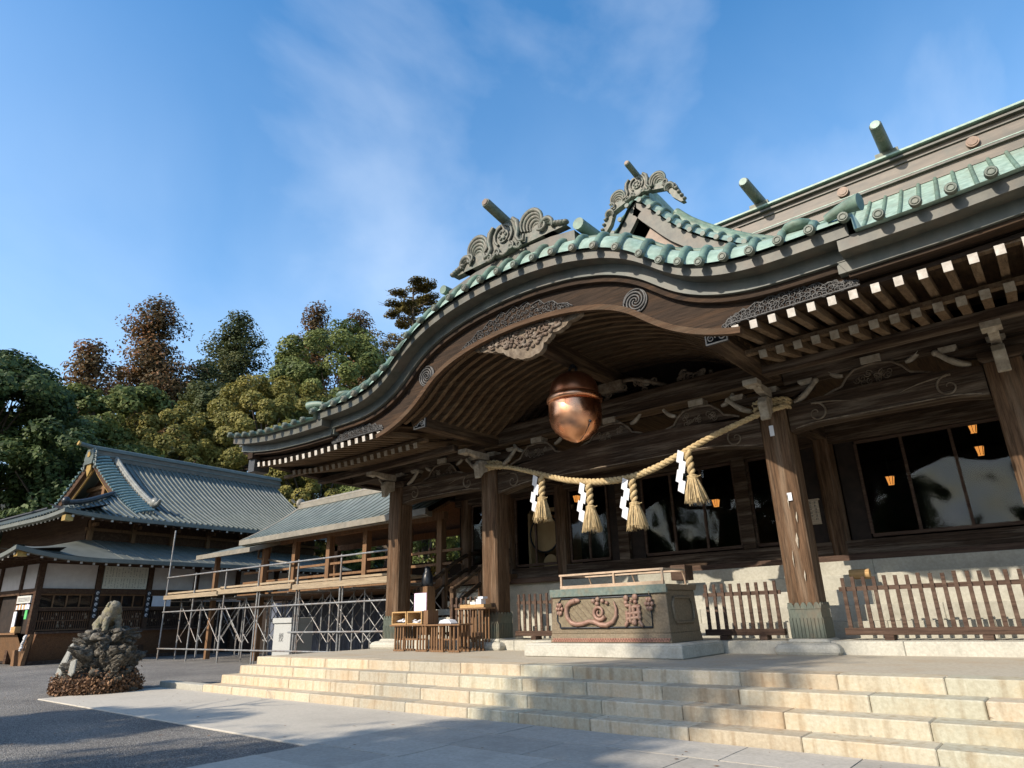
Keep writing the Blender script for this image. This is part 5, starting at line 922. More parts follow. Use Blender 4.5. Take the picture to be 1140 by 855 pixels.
# the crouching lion: one skinned body
def skinned(name, verts, edges, radii, m_, parent, sub=2):
    o_ = np.array(ORG.get(parent.name, (0, 0, 0))); me = bpy.data.meshes.new(name); me.from_pydata([tuple(np.array(v) - o_) for v in verts], edges, []); o = bpy.data.objects.new(name, me); COL.objects.link(o); o.parent = parent; ORG[o.name] = tuple(o_)
    sk = o.modifiers.new('skin', 'SKIN'); sk.use_smooth_shade = True
    for i, r in enumerate(radii): me.skin_vertices[0].data[i].radius = (r, r) if np.isscalar(r) else r
    me.skin_vertices[0].data[0].use_root = True; s_ = o.modifiers.new('sub', 'SUBSURF'); s_.levels = sub; s_.render_levels = sub
    dp = o.modifiers.new('rough', 'DISPLACE'); tx = bpy.data.textures.new('weathering', 'CLOUDS'); tx.noise_scale = .07; dp.texture = tx; dp.strength = .05; me.materials.append(M[m_]); return o
lx, ly, lz = bx_ + .02, by_ - .05, 1.78
LV = [(.0, 0, .30), (-.22, .02, .22), (-.36, .02, .14), (.20, 0, .40), (.34, -.02, .58), (.52, -.06, .60), (.28, -.15, .18), (.30, -.17, -.04), (.42, -.2, -.06), (.28, .15, .18), (.30, .17, -.04), (.42, .2, -.06), (-.30, -.17, .10), (-.14, -.2, -.04), (.0, -.2, -.05), (-.30, .17, .10), (-.14, .2, -.04), (.0, .2, -.05), (-.44, .02, .32), (-.40, .02, .48)]
LE = [(0, 1), (1, 2), (0, 3), (3, 4), (4, 5), (3, 6), (6, 7), (7, 8), (3, 9), (9, 10), (10, 11), (2, 12), (12, 13), (13, 14), (2, 15), (15, 16), (16, 17), (2, 18), (18, 19)]
LR = [r * 1.12 for r in (.19, .19, .16, .19, .18, .11, .09, .075, .06, .09, .075, .06, .13, .08, .06, .13, .08, .06, .07, .09)]
lion = skinned('lion_body', [(lx + 1.15 * a, ly + 1.15 * b, lz + 1.15 * c) for a, b, c in LV], LE, LR, 'lionstone', sg)
mb = MB()
for k_ in range(34): t = rr.uniform(-2.2, 2.2); q = rr.uniform(.1, .2); mb.sphere((lx + .30 - .1 * rr.random(), ly + q * math.sin(t), lz + .55 + q * math.cos(t) * 1.1), .06, 7, 5)
mb.sphere((lx + .50, ly - .13, lz + .68), .05, 7, 5); mb.sphere((lx + .50, ly + .05, lz + .68), .05, 7, 5); mb.tube([(lx + .36, ly - .18, lz + .75), (lx + .33, ly - .22, lz + .64)], .045, 6); mb.build('mane', 'lionstone', sg); sg.scale = (.76, .76, .76); sg.location = (-17.75, 6.35, 0)
rr2 = np.random.default_rng(4); n = 9000; t = rr2.uniform(0, 6.283, n); q = rr2.uniform(.82, 1.24, n) ; C_ = np.stack([-17.75 + .78 * q * np.cos(t) * 1.05, 6.35 + .78 * q * np.sin(t), np.abs(rr2.normal(size=n)) * .16 + .02], 1); sel = (np.sin(t) < .75); V, F = leaf_quads(C_[sel], .038, rr2); o = leaf_mesh('dry_fern_skirt', 'dryfern', V, F); tag(o, 'dry brown ferns growing round the foot of the rock mound', 'ferns'); o['kind'] = 'stuff'
# ---------------------------------------------------------------- left hall (built in its own frame: x towards the shrine, y away from the viewer)
HL = thing('office_hall', 'timber hall with blue grey hip-and-gable roof and skirt roof at far left', 'hall', (-33.6, 9.05, 0), rz=R(5.99))
XR, YE = -6.6, 15.9
def side_z(dx):  # dx: distance from the ridge line
    t = max(0, dx) / 6.8; return 10.35 - (10.35 - 6.22) * (1.32 * t - .32 * t * t)
def lift2(y, x): d = min(y - .3, 99); return .16 * max(0, 1 - max(0, d) / 3.2) ** 2 * min(1, abs(x - XR) / 6.8) ** 3
xsr = np.linspace(0, 6.8, 17); mb = MB()
for s_ in (1, -1): mb.grid([[(XR + s_ * d, y, side_z(d) + (lift2(y, XR + s_ * d) if y < 4 else 0)) for d in xsr] for y in (3.8, 4.0, 4.8, 8, 12, YE)], True)
# the hip skirt in front of the gable
def hip_z(x, y): return 6.22 + (y - .3) * .45 + .16 * max(0, 1 - (y - .3) / 3) ** 2 * abs((x - XR) / 6.8) ** 3
mb.grid([[(x, y, min(hip_z(x, y), side_z(abs(x - XR)) + lift2(y, x))) for y in np.linspace(.3, 4.85, 12)] for x in np.linspace(XR - 6.8, XR + 6.8, 61)], True)
hr = mb.build('roof', 'hallroof', HL)
mb = MB()
for y in np.arange(5.25, YE, .30): mb.tube([(XR + d, y, side_z(d) + .03) for d in xsr[::2]], .055, 5)
for x in np.arange(XR - 6.6, XR + 6.7, .30):
    ys_ = [y for y in np.linspace(.27, 4.8, 9) if hip_z(x, y) <= side_z(abs(x - XR)) + .1]
    if len(ys_) > 1: mb.tube([(x, y, hip_z(x, y) + .03) for y in ys_], .05, 5)
for y in np.arange(.6, 4.8, .30): ds = [d for d in np.linspace(2, 6.8, 12) if side_z(d) < hip_z(XR + d, y) + .06]; (mb.tube([(XR + d, y, side_z(d) + .03 + lift2(y, XR + d)) for d in ds], .05, 5) if len(ds) > 1 else None)
mb.build('tile_rolls', 'hallroof', hr)
mb = MB()   # short rolls over the gable verge
for s_ in (1, -1):
    for d in np.arange(.25, 6.0, .27): z = side_z(d); mb.tube([(XR + s_ * d, 3.73 + .9 * t, z + .02 + .22 * math.sin(t * 1.57)) for t in np.linspace(0, 1, 5)], .075, 6)
mb.build('verge_rolls', mat('blue_patina_verge', (.10, .16, .165), (.20, .28, .28), ns=4, rough=.4), hr)
mb = MB()   # descending ridges
for s_ in (1, -1):
    P = [(XR + s_ * d, 5.0, side_z(d) + .16) for d in np.linspace(.3, 5.0, 12)]; mb.tube(P, .17, 8); mb.tube([(a, b, c + .16) for a, b, c in P], .09, 7); mb.sphere((P[-1][0] + s_ * .15, 5.0, P[-1][2] + .1), (.3, .2, .3), 9, 6); mb.tube([(P[-1][0] + s_ * .3, 5.0, P[-1][2]), (P[-1][0] + s_ * .55, 5.0, P[-1][2] + .05), (P[-1][0] + s_ * .7, 5.0, P[-1][2] + .25)], [.14, .12, .06], 6)
mb.build('descending_ridge', mat('worn_copper_ridge', (.13, .13, .115), (.24, .24, .21), (.10, .08, .065), ns=5, rough=.4), hr)
mb = MB(); 
for s_ in (1, -1):
    P = []
    for t in np.linspace(0, 1, 12): x = XR + s_ * (3.7 + 3.05 * t); y = 3.6 - 3.3 * t; P.append((x, y, min(hip_z(x, y), side_z(abs(x - XR)) + lift2(y, x)) + .12 + .12 * t * t))
    mb.mark(); mb.tube(P, .12, 8); mb.sphere((P[-1][0], P[-1][1], P[-1][2] + .06), (.18, .18, .2), 8, 6)
mb.build_parts('corner_ridge', 'black', hr)
mb = MB(); mb.box(XR - .24, XR + .24, 3.85, YE + .2, 10.2, 10.72); mb.build('ridge_body', 'ridge', HL); mb = MB(); mb.tube([(XR, 3.75, 10.84), (XR, YE + .3, 10.84)], .15, 10); mb.box(XR - .3, XR + .3, 3.8, YE + .25, 10.721, 10.80); mb.box(XR - .27, XR + .27, 3.82, YE + .25, 10.44, 10.5); mb.build('ridge_cap', 'hallroof', HL)
mb = MB(); mb.cyl((XR, 3.0, 10.98), (XR, 3.1, 10.96), .13, 12); eo = mb.build('gilded_tip', 'gold', HL); mb = MB(); mb.cyl((XR, 3.1, 10.96), (XR, 3.9, 10.85), .12, 12); mb.prism([(XR - .42, 9.9), (XR - .5, 10.3), (XR - .3, 10.75), (XR + .3, 10.75), (XR + .5, 10.3), (XR + .42, 9.9)][::-1], 3.67, 3.87)
for s_ in (1, -1):
    for k_ in range(4): mb.spiral((XR + s_ * (.5 + .05 * k_), 10.45 - .24 * k_), .02, .16, 1.2, .05, 3.75, sgn=s_)
mb.build('ridge_end_ornament', 'hallroof', HL); mb = MB(); mb.cyl((XR, 3.63, 10.45), (XR, 3.67, 10.45), .16, 14); mb.build('gilded_crest', 'gold', HL)
# gable front
GP = [(XR + s, side_z(abs(s))) for s in np.linspace(-5.6, 5.6, 41)]; GP = np.array(GP)
mb = MB(); mb.band(GP - [0, .40], GP - [0, .02], 3.85, 4.05); mb.build('bargeboard', 'hallwood', HL); mb = MB(); g2 = GP[6:-6]; mb.band(g2 - [0, .62], g2 - [0, .41], 4.05, 4.17); mb.build('inner_bargeboard', 'midwood', HL)
mb = MB(); mb.band(g2 - [0, .67], g2 - [0, .64], 4.03, 4.11); mb.build('gilded_trim', 'gold', HL)
mb = MB(); mb.prism([(XR - 4.6, 7.1)] + [(a, b - .3) for a, b in GP if abs(a - XR) < 4.5] + [(XR + 4.6, 7.1)], 4.87, 4.95); gw = mb.build('gable_wall', 'hallwood', HL)
mb = MB(); mb.box(XR - 3.2, XR + 3.2, 4.70, 4.85, 7.75, 8.0); mb.box(XR - .14, XR + .14, 4.71, 4.84, 8.01, 9.6); mb.box(XR - 2.0, XR + 2.0, 4.72, 4.83, 8.7, 8.9); mb.build('gable_frame', 'midwood', gw)
mb = MB(); mb.prism([(XR - .22, 9.95), (XR - .26, 9.6), (XR, 9.2), (XR + .26, 9.6), (XR + .22, 9.95)][::-1], 3.75, 3.83); mb.build('gilded_pendant', 'gold', gw)
# eave edges and rafter ends of the upper roof
def hall_eave(x1, x0, y0, y1, z, corner, name, parts, over, wallx, slope, m_='hallroof2', rz_=.0):
    def cz_(t, L_): return corner * max(0, 1 - t / 3.0) ** 2
    mb = MB(); P = [(x1, y, z + cz_(y - y0, 0)) for y in np.linspace(y0, y1, 26)]; Q = [(x, y0, z + cz_(min(x1 - x, x - x0), 0)) for x in np.linspace(x0, x1, 30)]
    for line, (ix, iy) in ((P, (-.3, 0)), (Q, (0, .3))):
        G = [[(a, b, c - .17), (a, b, c), (a + ix, b + iy, c + .02), (a + ix, b + iy, c - .17)] for a, b, c in line]; mb.grid(G, False, True)
    mb.build(name, m_, HL)
    mb = MB(); G = [[(a, b, c - .165), (a - over, b, c - .165 + over * slope)] for a, b, c in P]; mb.grid(G); G = [[(a, b, c - .165), (a, b + over, c - .165 + over * slope)] for a, b, c in Q]; mb.grid(G); mb.build(name + '_soffit', 'dark', HL)
    return P, Q
P, Q = hall_eave(XR + 6.8, XR - 6.8, .3, YE, 6.22, .16, 'upper_eave', HL, 1.9, 0, .3)
mb = MB()
for t in np.arange(.7, YE - .3, .42): mb.beam((.12, t, 6.0 + .12 * max(0, 1 - t / 3) ** 2), (-1.6, t, 6.3), .09, .11)
f = mb.build('upper_rafters', 'hallwood', HL); mb = MB()
for t in np.arange(.7, YE - .3, .84): mb.mark(); mb.box(.125, .15, t - .05, t + .05, 5.95 + .12 * max(0, 1 - t / 3) ** 2, 6.05 + .12 * max(0, 1 - t / 3) ** 2)
for x in np.arange(XR - 6.3, -.1, .42): mb.mark(); mb.box(x - .04, x + .04, .46, .50, 5.95 + .1 * max(0, 1 - (0.2 - x) / 3) ** 2, 6.03 + .1 * max(0, 1 - (.2 - x) / 3) ** 2)
mb.build_parts('painted_rafter_end', 'rafter_end', f)
mb = MB(); mb.box(-.25, .1, .42, .75, 5.86, 6.12); mb.build('gilded_corner', 'gold', HL)
mb = MB(); mb.box(XR - 5, -1.75, 2.15, YE - .2, 5.0, 6.55); mb.build('upper_wall', 'hallwood', HL)
mb = MB()
for y in np.arange(2.3, YE, 2.0): mb.box(-1.76, -1.55, y - .1, y + .1, 5.1, 6.2); mb.box(-1.5, -1.0, y - .06, y + .06, 5.9, 6.05)
mb.box(-1.78, -1.6, 2.1, YE, 5.72, 5.86); mb.build('upper_frame', 'midwood', HL)
# skirt roof
X1, Y0 = 1.75, -1.75
mb = MB(); zz = lambda t: 4.18 + t * 1.12
def sk(a, t): return .36 * max(0, 1 - a / 3.4) ** 2 * (1 - t)
def sz(x, y): t = min(X1 - x, (y - Y0) * 3.45 / 3.9) / 3.45; t = max(0, min(1, t)); return zz(t) + .36 * max(0, 1 - max(X1 - x, y - Y0) / 3.4) ** 2 * (1 - t)
mb.grid([[(x, y, sz(x, y)) for x in np.linspace(X1, X1 - 3.45, 16)] for y in list(np.linspace(Y0, 2.2, 18)) + [3, 6, 10, 14, YE]], True)
mb.grid([[(x, y, sz(x, y)) for x in list(np.linspace(X1 - 3.45, -5, 6)) + [-8, XR - 8]] for y in np.linspace(Y0, Y0 + 3.9, 8)], True)
sr = mb.build('skirt_roof', 'hallroof2', HL)
mb = MB()
for y in np.arange(2.4, YE, .45): mb.tube([(X1 - 3.45 * t, y, zz(t) + .01 + sk(y - Y0, t)) for t in (0, .5, 1)], .014, 4)
mb.build('standing_seams', 'hallroof2', sr)
hall_eave(X1, XR - 8, Y0, YE, 4.18, .36, 'skirt_eave', HL, 1.8, 0, .1)
mb = MB(); m2 = MB()
for t in np.arange(Y0 + .5, YE, .5): c = .36 * max(0, 1 - (t - Y0) / 3.4) ** 2; mb.beam((X1 - .12, t, 3.95 + c), (0, t, 4.12), .08, .1); m2.mark(); m2.box(X1 - .115, X1 - .09, t - .045, t + .045, 3.9 + c, 3.99 + c)
for x in np.arange(XR - 6, X1 - .3, .5): c = .36 * max(0, 1 - (X1 - x) / 3.4) ** 2; mb.beam((x, Y0 + .14, 3.95 + c), (x, 0, 4.12), .08, .1); m2.mark(); m2.box(x - .045, x + .045, Y0 + .10, Y0 + .13, 3.9 + c, 3.99 + c)
f = mb.build('skirt_rafters', 'hallwood', HL); m2.build_parts('painted_rafter_end', 'rafter_end', f); mb = MB(); mb.box(X1 - .5, X1 - .15, Y0 + .15, Y0 + .5, 4.12, 4.36); mb.build('gilded_corner', 'gold', HL)
# walls
mb = MB(); mb.box(XR - 6.4, -.12, .12, YE - .2, 0.05, 4.4); mb.build('core', 'dark', HL)
ps = [0.0, 2.32, 4.62, 6.95, 9.3, 11.7, 14.1, 16.5]
for y in ps: mb = MB(); mb.box(-.12, .10, y - .11, y + .11, .05, 4.25); mb.build('post', 'hallwood', HL)
px_ = [0.0, -1.6, -3.9, -6.2, -8.5, -10.8]
for x in px_[1:]: mb = MB(); mb.box(x - .11, x + .11, -.10, .12, .05, 4.25); mb.build('post', 'hallwood', HL)
mb = MB(); mb.box(-.10, .08, .11, YE - .3, 2.78, 3.0); mb.box(-.10, .08, .11, YE - .3, 4.02, 4.2); mb.box(XR - 6, -.11, -.08, .10, 2.78, 3.0); mb.box(XR - 6, -.11, -.08, .10, 4.02, 4.2); mb.box(-.1, .06, .11, YE - .3, 2.08, 2.2); mb.build('cross_beam', 'hallwood', HL)
for i in range(len(ps) - 1):
    if i == 1: continue
    mb = MB(); mb.box(-.10, -.02, ps[i] + .111, ps[i + 1] - .111, 3.0, 4.018); mb.build('plaster_panel', 'plaster', HL)
for i in range(4): mb = MB(); mb.box(px_[i + 1] + .111, px_[i] - .111, -.02, .10, 3.0, 4.018); mb.build('plaster_panel', 'plaster', HL)
# board with columns of writing
mb = MB(); mb.box(-.02, .05, ps[1] + .16, ps[2] - .16, 3.02, 4.0); nb = mb.build('donor_board', mat('cream_notice_board', (.55, .53, .43), (.62, .6, .5), bump=.05), HL)
mb = MB(); rr = random.Random(8); y = ps[1] + .28; c = 0
while y < ps[2] - .24:
    for r_ in range(15):
        if rr.random() < .82 and r_ not in (7,): z = 3.93 - r_ * .06; mb.box(.052, .056, y - .022, y + .022 - rr.uniform(0, .015), z - .008, z + .006); mb.box(.052, .056, y - .006 + rr.uniform(-.01, .01), y + .006, z - .024, z - .009)
    y += .115 if c % 2 else .15; c += 1
mb.build('rows_of_writing', 'ink', nb)
# latticed shop windows with goods, counter below
for i in range(5):
    a, b = ps[i] + .12, ps[i + 1] - .12; n = 4
    mb = MB(); mb.box(-.06, .0, a, b, 2.2, 2.24); mb.box(-.06, .0, a, b, 2.72, 2.778)
    for k_ in range(n + 1): y = a + (b - a) * k_ / n; mb.box(-.055, .005, y - .025 + (.025 if k_ == 0 else 0), y + .025, 2.241, 2.719)
    w1 = mb.build('upper_window', 'midwood', HL); mb = MB(); mb.add([(-.05, a, 2.22), (-.05, b, 2.22), (-.05, b, 2.74), (-.05, a, 2.74)], [(0, 1, 2, 3)]); mb.build('pane', 'glass', w1)
    mb = MB(); nb_ = int((b - a) / .085)
    for k_ in range(nb_): y = a + (k_ + .5) * (b - a) / nb_; mb.box(-.04, -.015, y - .014, y + .014, 1.36, 2.05)
    mb.box(-.05, -.0, a, b, 1.30, 1.36); mb.box(-.045, -.005, a, b, 1.68, 1.71); mb.build('lattice', 'counter' if i < 2 else 'hallwood', HL)
    mb = MB(); rr = random.Random(i + 50)
    for k_ in range(16): y = rr.uniform(a + .05, b - .1); z = rr.choice((1.42, 1.58, 1.76, 1.9)); mb.mark(); mb.box(-.115, -.08, y, y + rr.uniform(.03, .09), z, z + rr.uniform(.06, .13))
    mb.build_parts('goods_on_shelf', 'goods', HL)
mb = MB()
G = [[(-.10 + .0, y, .14), (.38, y, 1.19), (.46, y, 1.19), (.46, y, 1.25), (-.05, y, 1.26)] for y in (.12, YE - 8)]
mb.grid(G); mb.add(G[0], [(0, 1, 2, 3, 4)]); mb.build('counter', 'counter', HL)
mb = MB(); mb.box(.47, .53, .0, YE - 8, 1.19, 1.27); mb.box(-.1, .1, .1, YE - 8, .0, .14); mb.build('counter_edge', 'redwood', HL)
mb = MB(); G = [[(x, .10, .14), (x, -.38, 1.19), (x, -.48, 1.19), (x, -.48, 1.25), (x, .05, 1.26)] for x in (-.12, XR - 5)]; mb.grid(G); mb.build('front_counter', 'midwood', HL)
mb = MB(); mb.prism([(.0, 0), (.30, 0), (.30, .14), (.60, 1.18), (.42, 1.18)], -.2, -.05); mb.prism([(-.25, 0), (.05, 0), (-.12, .6), (-.3, .6)], -.35, -.20); mb.build('corner_brace', 'midwood', HL)
mb = MB(); rr = random.Random(4)
for k_ in range(24): q = rr.uniform(0, 1); mb.sphere((.25 + .25 * q + rr.uniform(-.06, .06), -.30, .55 + .62 * q), (.06, .05, .05), 6, 4)
mb.build('tied_fortune_papers', mat('weathered_grey_paper', (.4, .4, .4), (.6, .6, .6), ns=9), HL)
for i, y in enumerate((ps[1], ps[2])):
    mb = MB(); mb.box(.101, .115, y - .10, y + .10, 1.75, 2.95); vb = mb.build('hanging_name_board', 'black', HL); mb = MB()
    for k_ in range(5): mb.tube([(.12, y + .05 * math.cos(t), 2.82 - .24 * k_ + .06 * math.sin(t)) for t in np.linspace(0, 5.2, 9)], .017, 5); mb.box(.116, .121, y - .055, y + .055, 2.81 - .24 * k_, 2.83 - .24 * k_)
    mb.build('white_character', 'paper', vb)
mb = MB(); mb.box(.02, .05, 6.95 - 2.1, 6.95 - 1.2, 2.25, 2.72); mb.build('white_notice', 'paper', HL)
# the front counter window with notices
mb = MB(); mb.box(-1.45, -.14, -.16, -.10, 2.42, 2.72); mb.build('lettered_board', mat('grey_white_board', (.5, .49, .45), (.6, .59, .55), bump=0), HL)
mb = MB()
for k_ in range(10): 
    for j in range(3): x = -1.36 + k_ * .118; mb.box(x, x + .07, -.166, -.161, 2.50 + .055 * j, 2.515 + .055 * j)
    mb.box(-1.335 + k_ * .118, -1.32 + k_ * .118, -.167, -.162, 2.47, 2.66)
mb.build('lettering', 'ink', HL)
rr = random.Random(31)
for k_ in range(9): x = -1.42 + k_ * .145; mb = MB(); mb.box(x, x + .12, -.15, -.12, 2.17, 2.38 + rr.uniform(-.03, .02)); mb.build('price_card', ('paper', 'red_card', 'paper', 'orange', 'paper', 'red_card', 'paper', 'purple', 'paper')[k_], HL)
mb = MB(); mb.box(-.42, -.2, -.16, -.13, 1.78, 2.14); mb.build('green_notice', 'green_card', HL); mb = MB(); mb.box(-1.5, -1.22, -.16, -.13, 1.30, 2.1); mb.build('white_notice', 'paper', HL)
mb = MB(); mb.box(-.75, -.35, -.42, -.2, 1.26, 1.50); mb.build('counter_box', 'orange', HL)
# ---------------------------------------------------------------- trees
def limb(mb, p, q, r0, r1, bend, rr, n=6):
    p, q = np.array(p, float), np.array(q, float); L_ = np.linalg.norm(q - p); o_ = rr.normal(size=3) * bend * L_; P = [p + (q - p) * t + o_ * math.sin(math.pi * t) for t in np.linspace(0, 1, n)]; mb.tube(P, np.linspace(r0, r1, n), 6)
def tree(name, label, cat, x, y, z0, ztop, r, kind, leaf, seed, n_leaf=9000, base=None, group='trees on the wooded slope', s_=None):
    rr = np.random.default_rng(seed); H_ = ztop - z0; t = thing(name, label, cat, (x, y, z0), group); mb = MB(); C_ = []; s_ = (s_ or .30) * .56; n_leaf = int(n_leaf * 3.0)
    if kind == 'cedar':      # tall conifer: tiers of drooping sprays
        lo = base if base is not None else .30; mb.tube([(x, y, z0 - 1), (x, y, z0 + H_ * .5), (x, y, ztop - .4)], [.035 * H_ * .6, .014 * H_, .04], 8); nb = 170
        for i in range(nb):
            q = (i + rr.random()) / nb; zz_ = z0 + H_ * (lo + (1 - lo) * q); env = r * 1.12 * (1 - q) ** .80 * rr.uniform(.55, 1.12) * (.85 + .28 * math.sin(q * 15 + seed)) + .35; a = rr.uniform(0, 6.283); e = np.array([x + env * math.cos(a), y + env * math.sin(a), zz_ + rr.uniform(-.5, .3) - env * .05])
            if i % 2 == 0: limb(mb, (x, y, zz_), e, .07, .02, .04, rr, 4)
            k_ = max(1, int(env / .8))
            for j in range(k_): u = (j + .7) / k_; c = np.array([x, y, zz_]) * (1 - u) + e * u; C_.append((c, (.60 + .35 * u, .60 + .35 * u, .42), 1.0))
    elif kind == 'broad':    # several overlapping domed masses
        mb.tube([(x, y, z0 - 1), (x + rr.normal() * .3, y, z0 + H_ * .3), (x, y, z0 + H_ * .7)], [.03 * H_, .022 * H_, .008 * H_], 8); nl = 15
        for i in range(nl):
            a = rr.uniform(0, 6.283); q = math.sqrt(rr.uniform(0, 1)); el = rr.uniform(.28, 1.0); env = r * math.sqrt(max(.05, 1 - ((el - .55) / .52) ** 2)); c = np.array([x + env * q * .72 * math.cos(a), y + env * q * .72 * math.sin(a), z0 + H_ * (el - .09)]); R_ = r * rr.uniform(.26, .44)
            limb(mb, (x, y, z0 + H_ * .3 * rr.uniform(.5, 1.3)), c, .12, .04, .05, rr)
            for j in range(15): d = rr.normal(size=3); d /= np.linalg.norm(d); d[2] = abs(d[2]) * .9 - .15; C_.append((c + d * R_ * rr.uniform(.75, 1.05), (.22 * R_ + .12,) * 2 + (.16 * R_ + .1,), 1.0))
    elif kind == 'mop':      # tight rounded bumps like broccoli
        mb.tube([(x, y, z0 - 1), (x, y, z0 + H_ * .5)], [.5, .3], 8)
        for i in range(120):
            d = rr.normal(size=3); d /= np.linalg.norm(d); d[2] = d[2] * .9 + .1; b = np.array([x, y, z0 + H_ * .52]) + d * np.array([r, r, H_ * .47]) * rr.uniform(.82, 1.0); q_ = r * rr.uniform(.11, .17); C_.append((b, (q_, q_, q_ * .8), 1.4))
            if i % 8 == 0: limb(mb, (x, y, z0 + H_ * .4), b, .12, .03, .04, rr)
    elif kind == 'pine':     # bare spreading branches carrying flat pads
        mb.tube([(x, y, z0 - 1), (x + .4, y, z0 + H_ * .5), (x, y, ztop - .8)], [.4, .26, .08], 8)
        for i in range(44):
            q = (i + .5) / 44; zz_ = z0 + H_ * (.52 + .46 * q); a = rr.uniform(0, 6.283); env = r * (1.0 - q * .62) * rr.uniform(.65, 1.1); e = np.array([x + env * math.cos(a), y + env * math.sin(a), zz_ + env * .20 * rr.uniform(.2, 1)]); limb(mb, (x, y, zz_ - .4), e, .09, .02, .05, rr)
            for j in range(5): u = rr.uniform(.45, 1); c = np.array([x, y, zz_ - .3]) * (1 - u) + e * u; w_ = 1.25 if q > .45 else .35; f_ = e + rr.normal(size=3) * [.5, .5, .2]; limb(mb, c, f_, .03, .012, .05, rr, 3); C_.append((c + rr.normal(size=3) * [.3, .3, .1] + [0, 0, .15], (.5, .5, .13), w_))
    mb.build('trunk', 'bark', t)
    W_ = np.array([c[2] for c in C_]); W_ /= W_.sum(); idx = rr.choice(len(C_), n_leaf, p=W_); cc = np.array([c[0] for c in C_])[idx]; ss = np.array([c[1] for c in C_])[idx]; g_ = rr.normal(size=(n_leaf, 3)); 
    if kind in ('broad', 'mop'): g_ /= (np.linalg.norm(g_, axis=1)[:, None] ** (.9 if kind == 'mop' else .6))
    gl = np.linalg.norm(g_, axis=1)[:, None]; g_ = g_ * np.minimum(1, 1.5 / gl); nrm = g_ * ss + (cc - np.array([x, y, z0 + H_ * .5])) * .12; nrm /= np.linalg.norm(nrm, axis=1)[:, None] + 1e-9
    V, F = leaf_quads(cc + g_ * ss, s_, rr, .25, nrm + [0, 0, .25]); leaf_mesh('crown', leaf, V, F, t); return t
SLp = 'trees on the wooded slope'
tree('cedar_tree', 'tall rust-tinged cedar standing highest left of the pointed green conifer', 'tree', -66.0, 23.2, 12, 33.0, 6.8, 'cedar', 'leaf_rust', 1, 12000, .22)
tree('cedar_tree', 'pointed dark green conifer standing alone between the rust-tinged cedar and the pine', 'tree', -67.6, 32.5, 12, 35.2, 7.6, 'cedar', 'leaf_cedar', 2, 17000, .15)
tree('cedar_tree', 'thin small conifer at the right foot of the pointed green conifer', 'tree', -60.5, 35.0, 12, 29.0, 2.6, 'cedar', 'leaf_cedar', 3, 2600, .3)
tree('cedar_tree', 'rusty cedar top rising behind the rounded mid green tree, left one of two', 'tree', -63.5, 40.0, 14, 37.6, 4.2, 'cedar', 'leaf_rust', 4, 6000, .35)
tree('cedar_tree', 'rusty cedar top rising behind the rounded mid green tree, right one of two', 'tree', -60.6, 44.2, 14, 36.9, 4.6, 'cedar', 'leaf_rust', 5, 6500, .35)
tree('pine_tree', 'umbrella-shaped pine with bare spreading branches just above the curved roof', 'tree', -51.3, 44.6, 14, 38.2, 6.2, 'pine', 'leaf_pine', 6, 7000, s_=.24)
tree('broadleaf_tree', 'mid green rounded tree directly below the pine and the rusty cedars', 'tree', -50.9, 35.2, 9, 29.3, 6.8, 'mop', 'leaf_mid', 7, 15000)
tree('clipped_tree', 'golden olive dome-shaped tree right behind the hall ridge', 'tree', -49.2, 27.6, 8, 21.4, 5.6, 'mop', 'leaf_olive', 8, 15000, s_=.24)
tree('clipped_tree', 'smaller golden olive rounded tree left of the dome-shaped one', 'tree', -52.0, 21.2, 7, 18.2, 4.2, 'mop', 'leaf_olive', 9, 10000, s_=.24)
tree('clipped_tree', 'low golden olive tree between the hall ridge and the curved eave', 'tree', -44.5, 29.5, 3, 15.6, 4.2, 'mop', 'leaf_olive', 10, 10000, s_=.22)
tree('broadleaf_tree', 'wide dark green tree filling the left side behind the hall gable', 'tree', -55.6, 16.2, 6, 21.9, 7.2, 'broad', 'leaf_mid', 11, 17000)
tree('broadleaf_tree', 'dark tree at the left edge of the photo behind the hall', 'tree', -54.0, 9.0, 6, 19.3, 6.6, 'broad', 'leaf_dark', 12, 15000)
tree('broadleaf_tree', 'dim tree cut by the left edge, set back behind its dark neighbour', 'tree', -62.0, 6.0, 9, 21.5, 6.0, 'broad', 'leaf_cedar', 13, 9000)
tree('cedar_tree', 'small rust-topped cedar peeping over the wide dark green tree', 'tree', -64.5, 17.8, 12, 26.0, 3.0, 'cedar', 'leaf_rust', 14, 3500, .3)
tree('broadleaf_tree', 'low dark tree directly behind the gable of the hall', 'tree', -47.5, 13.5, 2, 13.5, 5.5, 'broad', 'leaf_dark', 15, 11000)
tree('broadleaf_tree', 'low green tree above the ridge of the corridor roof', 'tree', -32.5, 30.0, 0, 10.6, 4.6, 'broad', 'leaf_mid', 16, 10000, s_=.22)
tree('broadleaf_tree', 'low green tree between the hall roof end and the shrine column', 'tree', -27.0, 31.0, 0, 10.0, 4.2, 'broad', 'leaf_mid', 17, 9000, s_=.22)
tree('clipped_tree', 'round green tree seen under the left eave of the shrine', 'tree', -38.0, 31.5, 1, 13.8, 4.2, 'mop', 'leaf_mid', 18, 9000, s_=.22)
tree('broadleaf_tree', 'brown-green tree top peeping over the main ridge at upper right', 'tree', 1.7, 45.0, 6, 30.6, 3.6, 'broad', 'leaf_pine', 19, 5000, group=None)
tree('broadleaf_tree', 'dark tree in the gap between the rust-tinged cedar and the dome-shaped tree', 'tree', -58.5, 26.5, 9, 22.5, 5.0, 'broad', 'leaf_cedar', 20, 9000)
tree('cedar_tree', 'dark cedar filling the gap behind the foot of the pointed green conifer', 'tree', -64.0, 27.8, 10, 26.5, 4.6, 'cedar', 'leaf_cedar', 21, 7000, .15)
